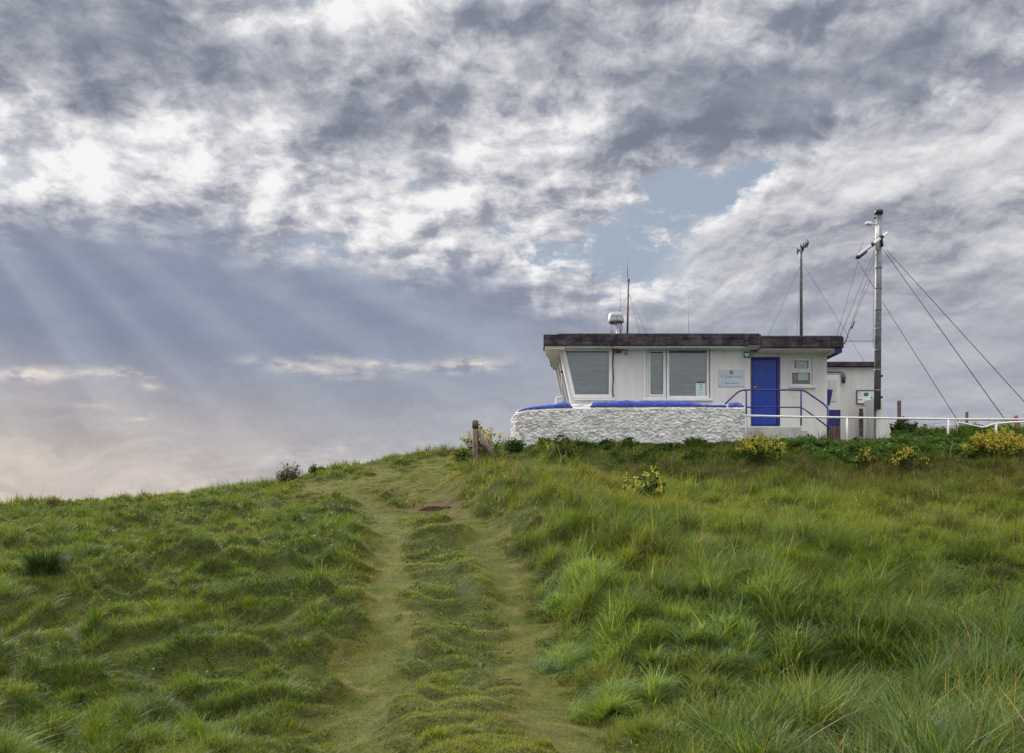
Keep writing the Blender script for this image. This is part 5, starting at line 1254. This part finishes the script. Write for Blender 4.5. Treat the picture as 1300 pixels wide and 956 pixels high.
# dead dock stems standing in the meadow
m_dock = mat_var('dead_dock', (.05, .028, .02), (.10, .055, .04), 12, 4, rough=.9)
labs = ['dark dead dock stem leaning right in mid meadow', 'short dark dead dock stem just left of the leaning one', 'dark dead dock stem near the right edge of meadow', 'forked dead dock stem below the dense yellow shrub', 'thin dead dock stem below the white pipe railing post', 'bent dead dock stem low in the right meadow']
for (px, d, hh, lx), lab in zip(((958, 12.6, .34, .10), (944, 13.0, .30, -.04), (1289, 13.5, .5, .03), (1236, 15.0, .42, .06), (1196, 15.4, .45, -.03), (1262, 9.3, .62, .10)), labs):
    x0 = X(px, d); z0 = float(ground_z(x0, d)) - .03; T = thing('dock_stem', (x0, d, z0), lab, 'dead weed', 'dead dock stems in the meadow')
    bm = bmesh.new(); tp = Vector((x0 + lx, d, z0 + hh + .12)); md = Vector((x0 + lx * .3, d, z0 + hh * .55)); add_tube(bm, [(x0, d, z0), md, tp], [.006, .005, .003], 5)
    obj('stem', bm, m_dock, T)
    bm = bmesh.new()
    for k in range(26):
        c = md.lerp(tp, .15 + .85 * k / 26) + Vector((prn.normal(0, .010), prn.normal(0, .010), 0)); r = prn.uniform(.005, .011); add_tube(bm, [c - Vector((0, 0, r)), c, c + Vector((0, 0, r))], [.001, r, .001], 5)
    obj('seed_head', bm, m_dock, T)
# dark rush tuft in the left foreground
def tuft(px, d, n, h, r, lab, colr):
    x0 = X(px, d); xx = x0 + prn.normal(0, r, n); yy = d + prn.normal(0, r, n)
    B = blades(xx, yy, h * prn.uniform(.6, 1.15, n), np.full(n, .006), np.arctan2(yy - d, xx - x0), prn.uniform(.05, .5, n), prn.uniform(.1, .8, n), np.array(colr)[None] * prn.uniform(.7, 1.3, n)[:, None], 4)
    tag(mesh_np('grass_tussock', *B[:3], m_grass, tint=B[3]), lab, 'tussock')
tuft(57, 12.0, 900, .34, .11, 'dark green spiky tussock in the left meadow', (.022, .042, .014))
tuft(800, 13.2, 700, .42, .16, 'dark arching tussock right of the track in mid meadow', (.03, .055, .018))
# leafy undergrowth along the foot of the wall and railing
def clumps(n, pxa, pxb, da, db, hmin, hmax, k, per, ls):
    out = []
    for i in range(n):
        px = prn.uniform(pxa, pxb); d = prn.uniform(da, db); x0 = X(px, d); z0 = float(ground_z(x0, d)); h = prn.uniform(hmin, hmax); r = h * prn.uniform(.7, 1.2)
        m = per; a = prn.uniform(0, 2 * PI, m); rr = np.sqrt(prn.random(m)); zf = prn.random(m) ** .6
        C = np.stack((x0 + np.cos(a) * rr * r, d + np.sin(a) * rr * r * .8, z0 + zf * h * np.sqrt(np.clip(1 - .75 * rr ** 2, .05, 1))), -1)
        out.append(leafset(C, prn.uniform(.6, 1.3, m) * ls, lcol(m, k * prn.uniform(1.0, 2.1))))
    return out
U = clumps(70, 690, 950, 23.9, 24.45, .08, .20, .75, 70, .055) + clumps(95, 950, 1320, 23.2, 24.3, .12, .30, 1.3, 110, .065) + clumps(45, 1030, 1320, 22.6, 23.4, .12, .28, .9, 90, .06) + clumps(25, 780, 1000, 22.3, 23.4, .10, .24, .7, 80, .05) + clumps(60, 1130, 1420, 25.2, 28, .15, .35, .8, 90, .06)
# small broad-leaved herbs scattered through the turf
k = 2200; hx, hy = sample(k, 5, 22, -0.4); kp = (wear(hx, hy) < .6) & (fbm(hx * .6, hy * .6, 83, 3) > -.02); hx, hy = hx[kp], hy[kp]; k = len(hx); hz = ground_z(hx, hy); per = 9
C = np.repeat(np.stack((hx, hy, hz), -1), per, 0) + prn.normal(0, 1, (k * per, 3)) * np.array([.055, .055, .012]); C[:, 2] += .03 + .05 * prn.random(k * per)
U.append(leafset(C, prn.uniform(.6, 1.4, k * per) * .034, lcol(k * per, 1.15), tilt=.8, asp=1.3))
U = merge(U); u_o = mesh_np('undergrowth', *U[:3], m_leaf, tint=U[3]); u_o['kind'] = 'stuff'
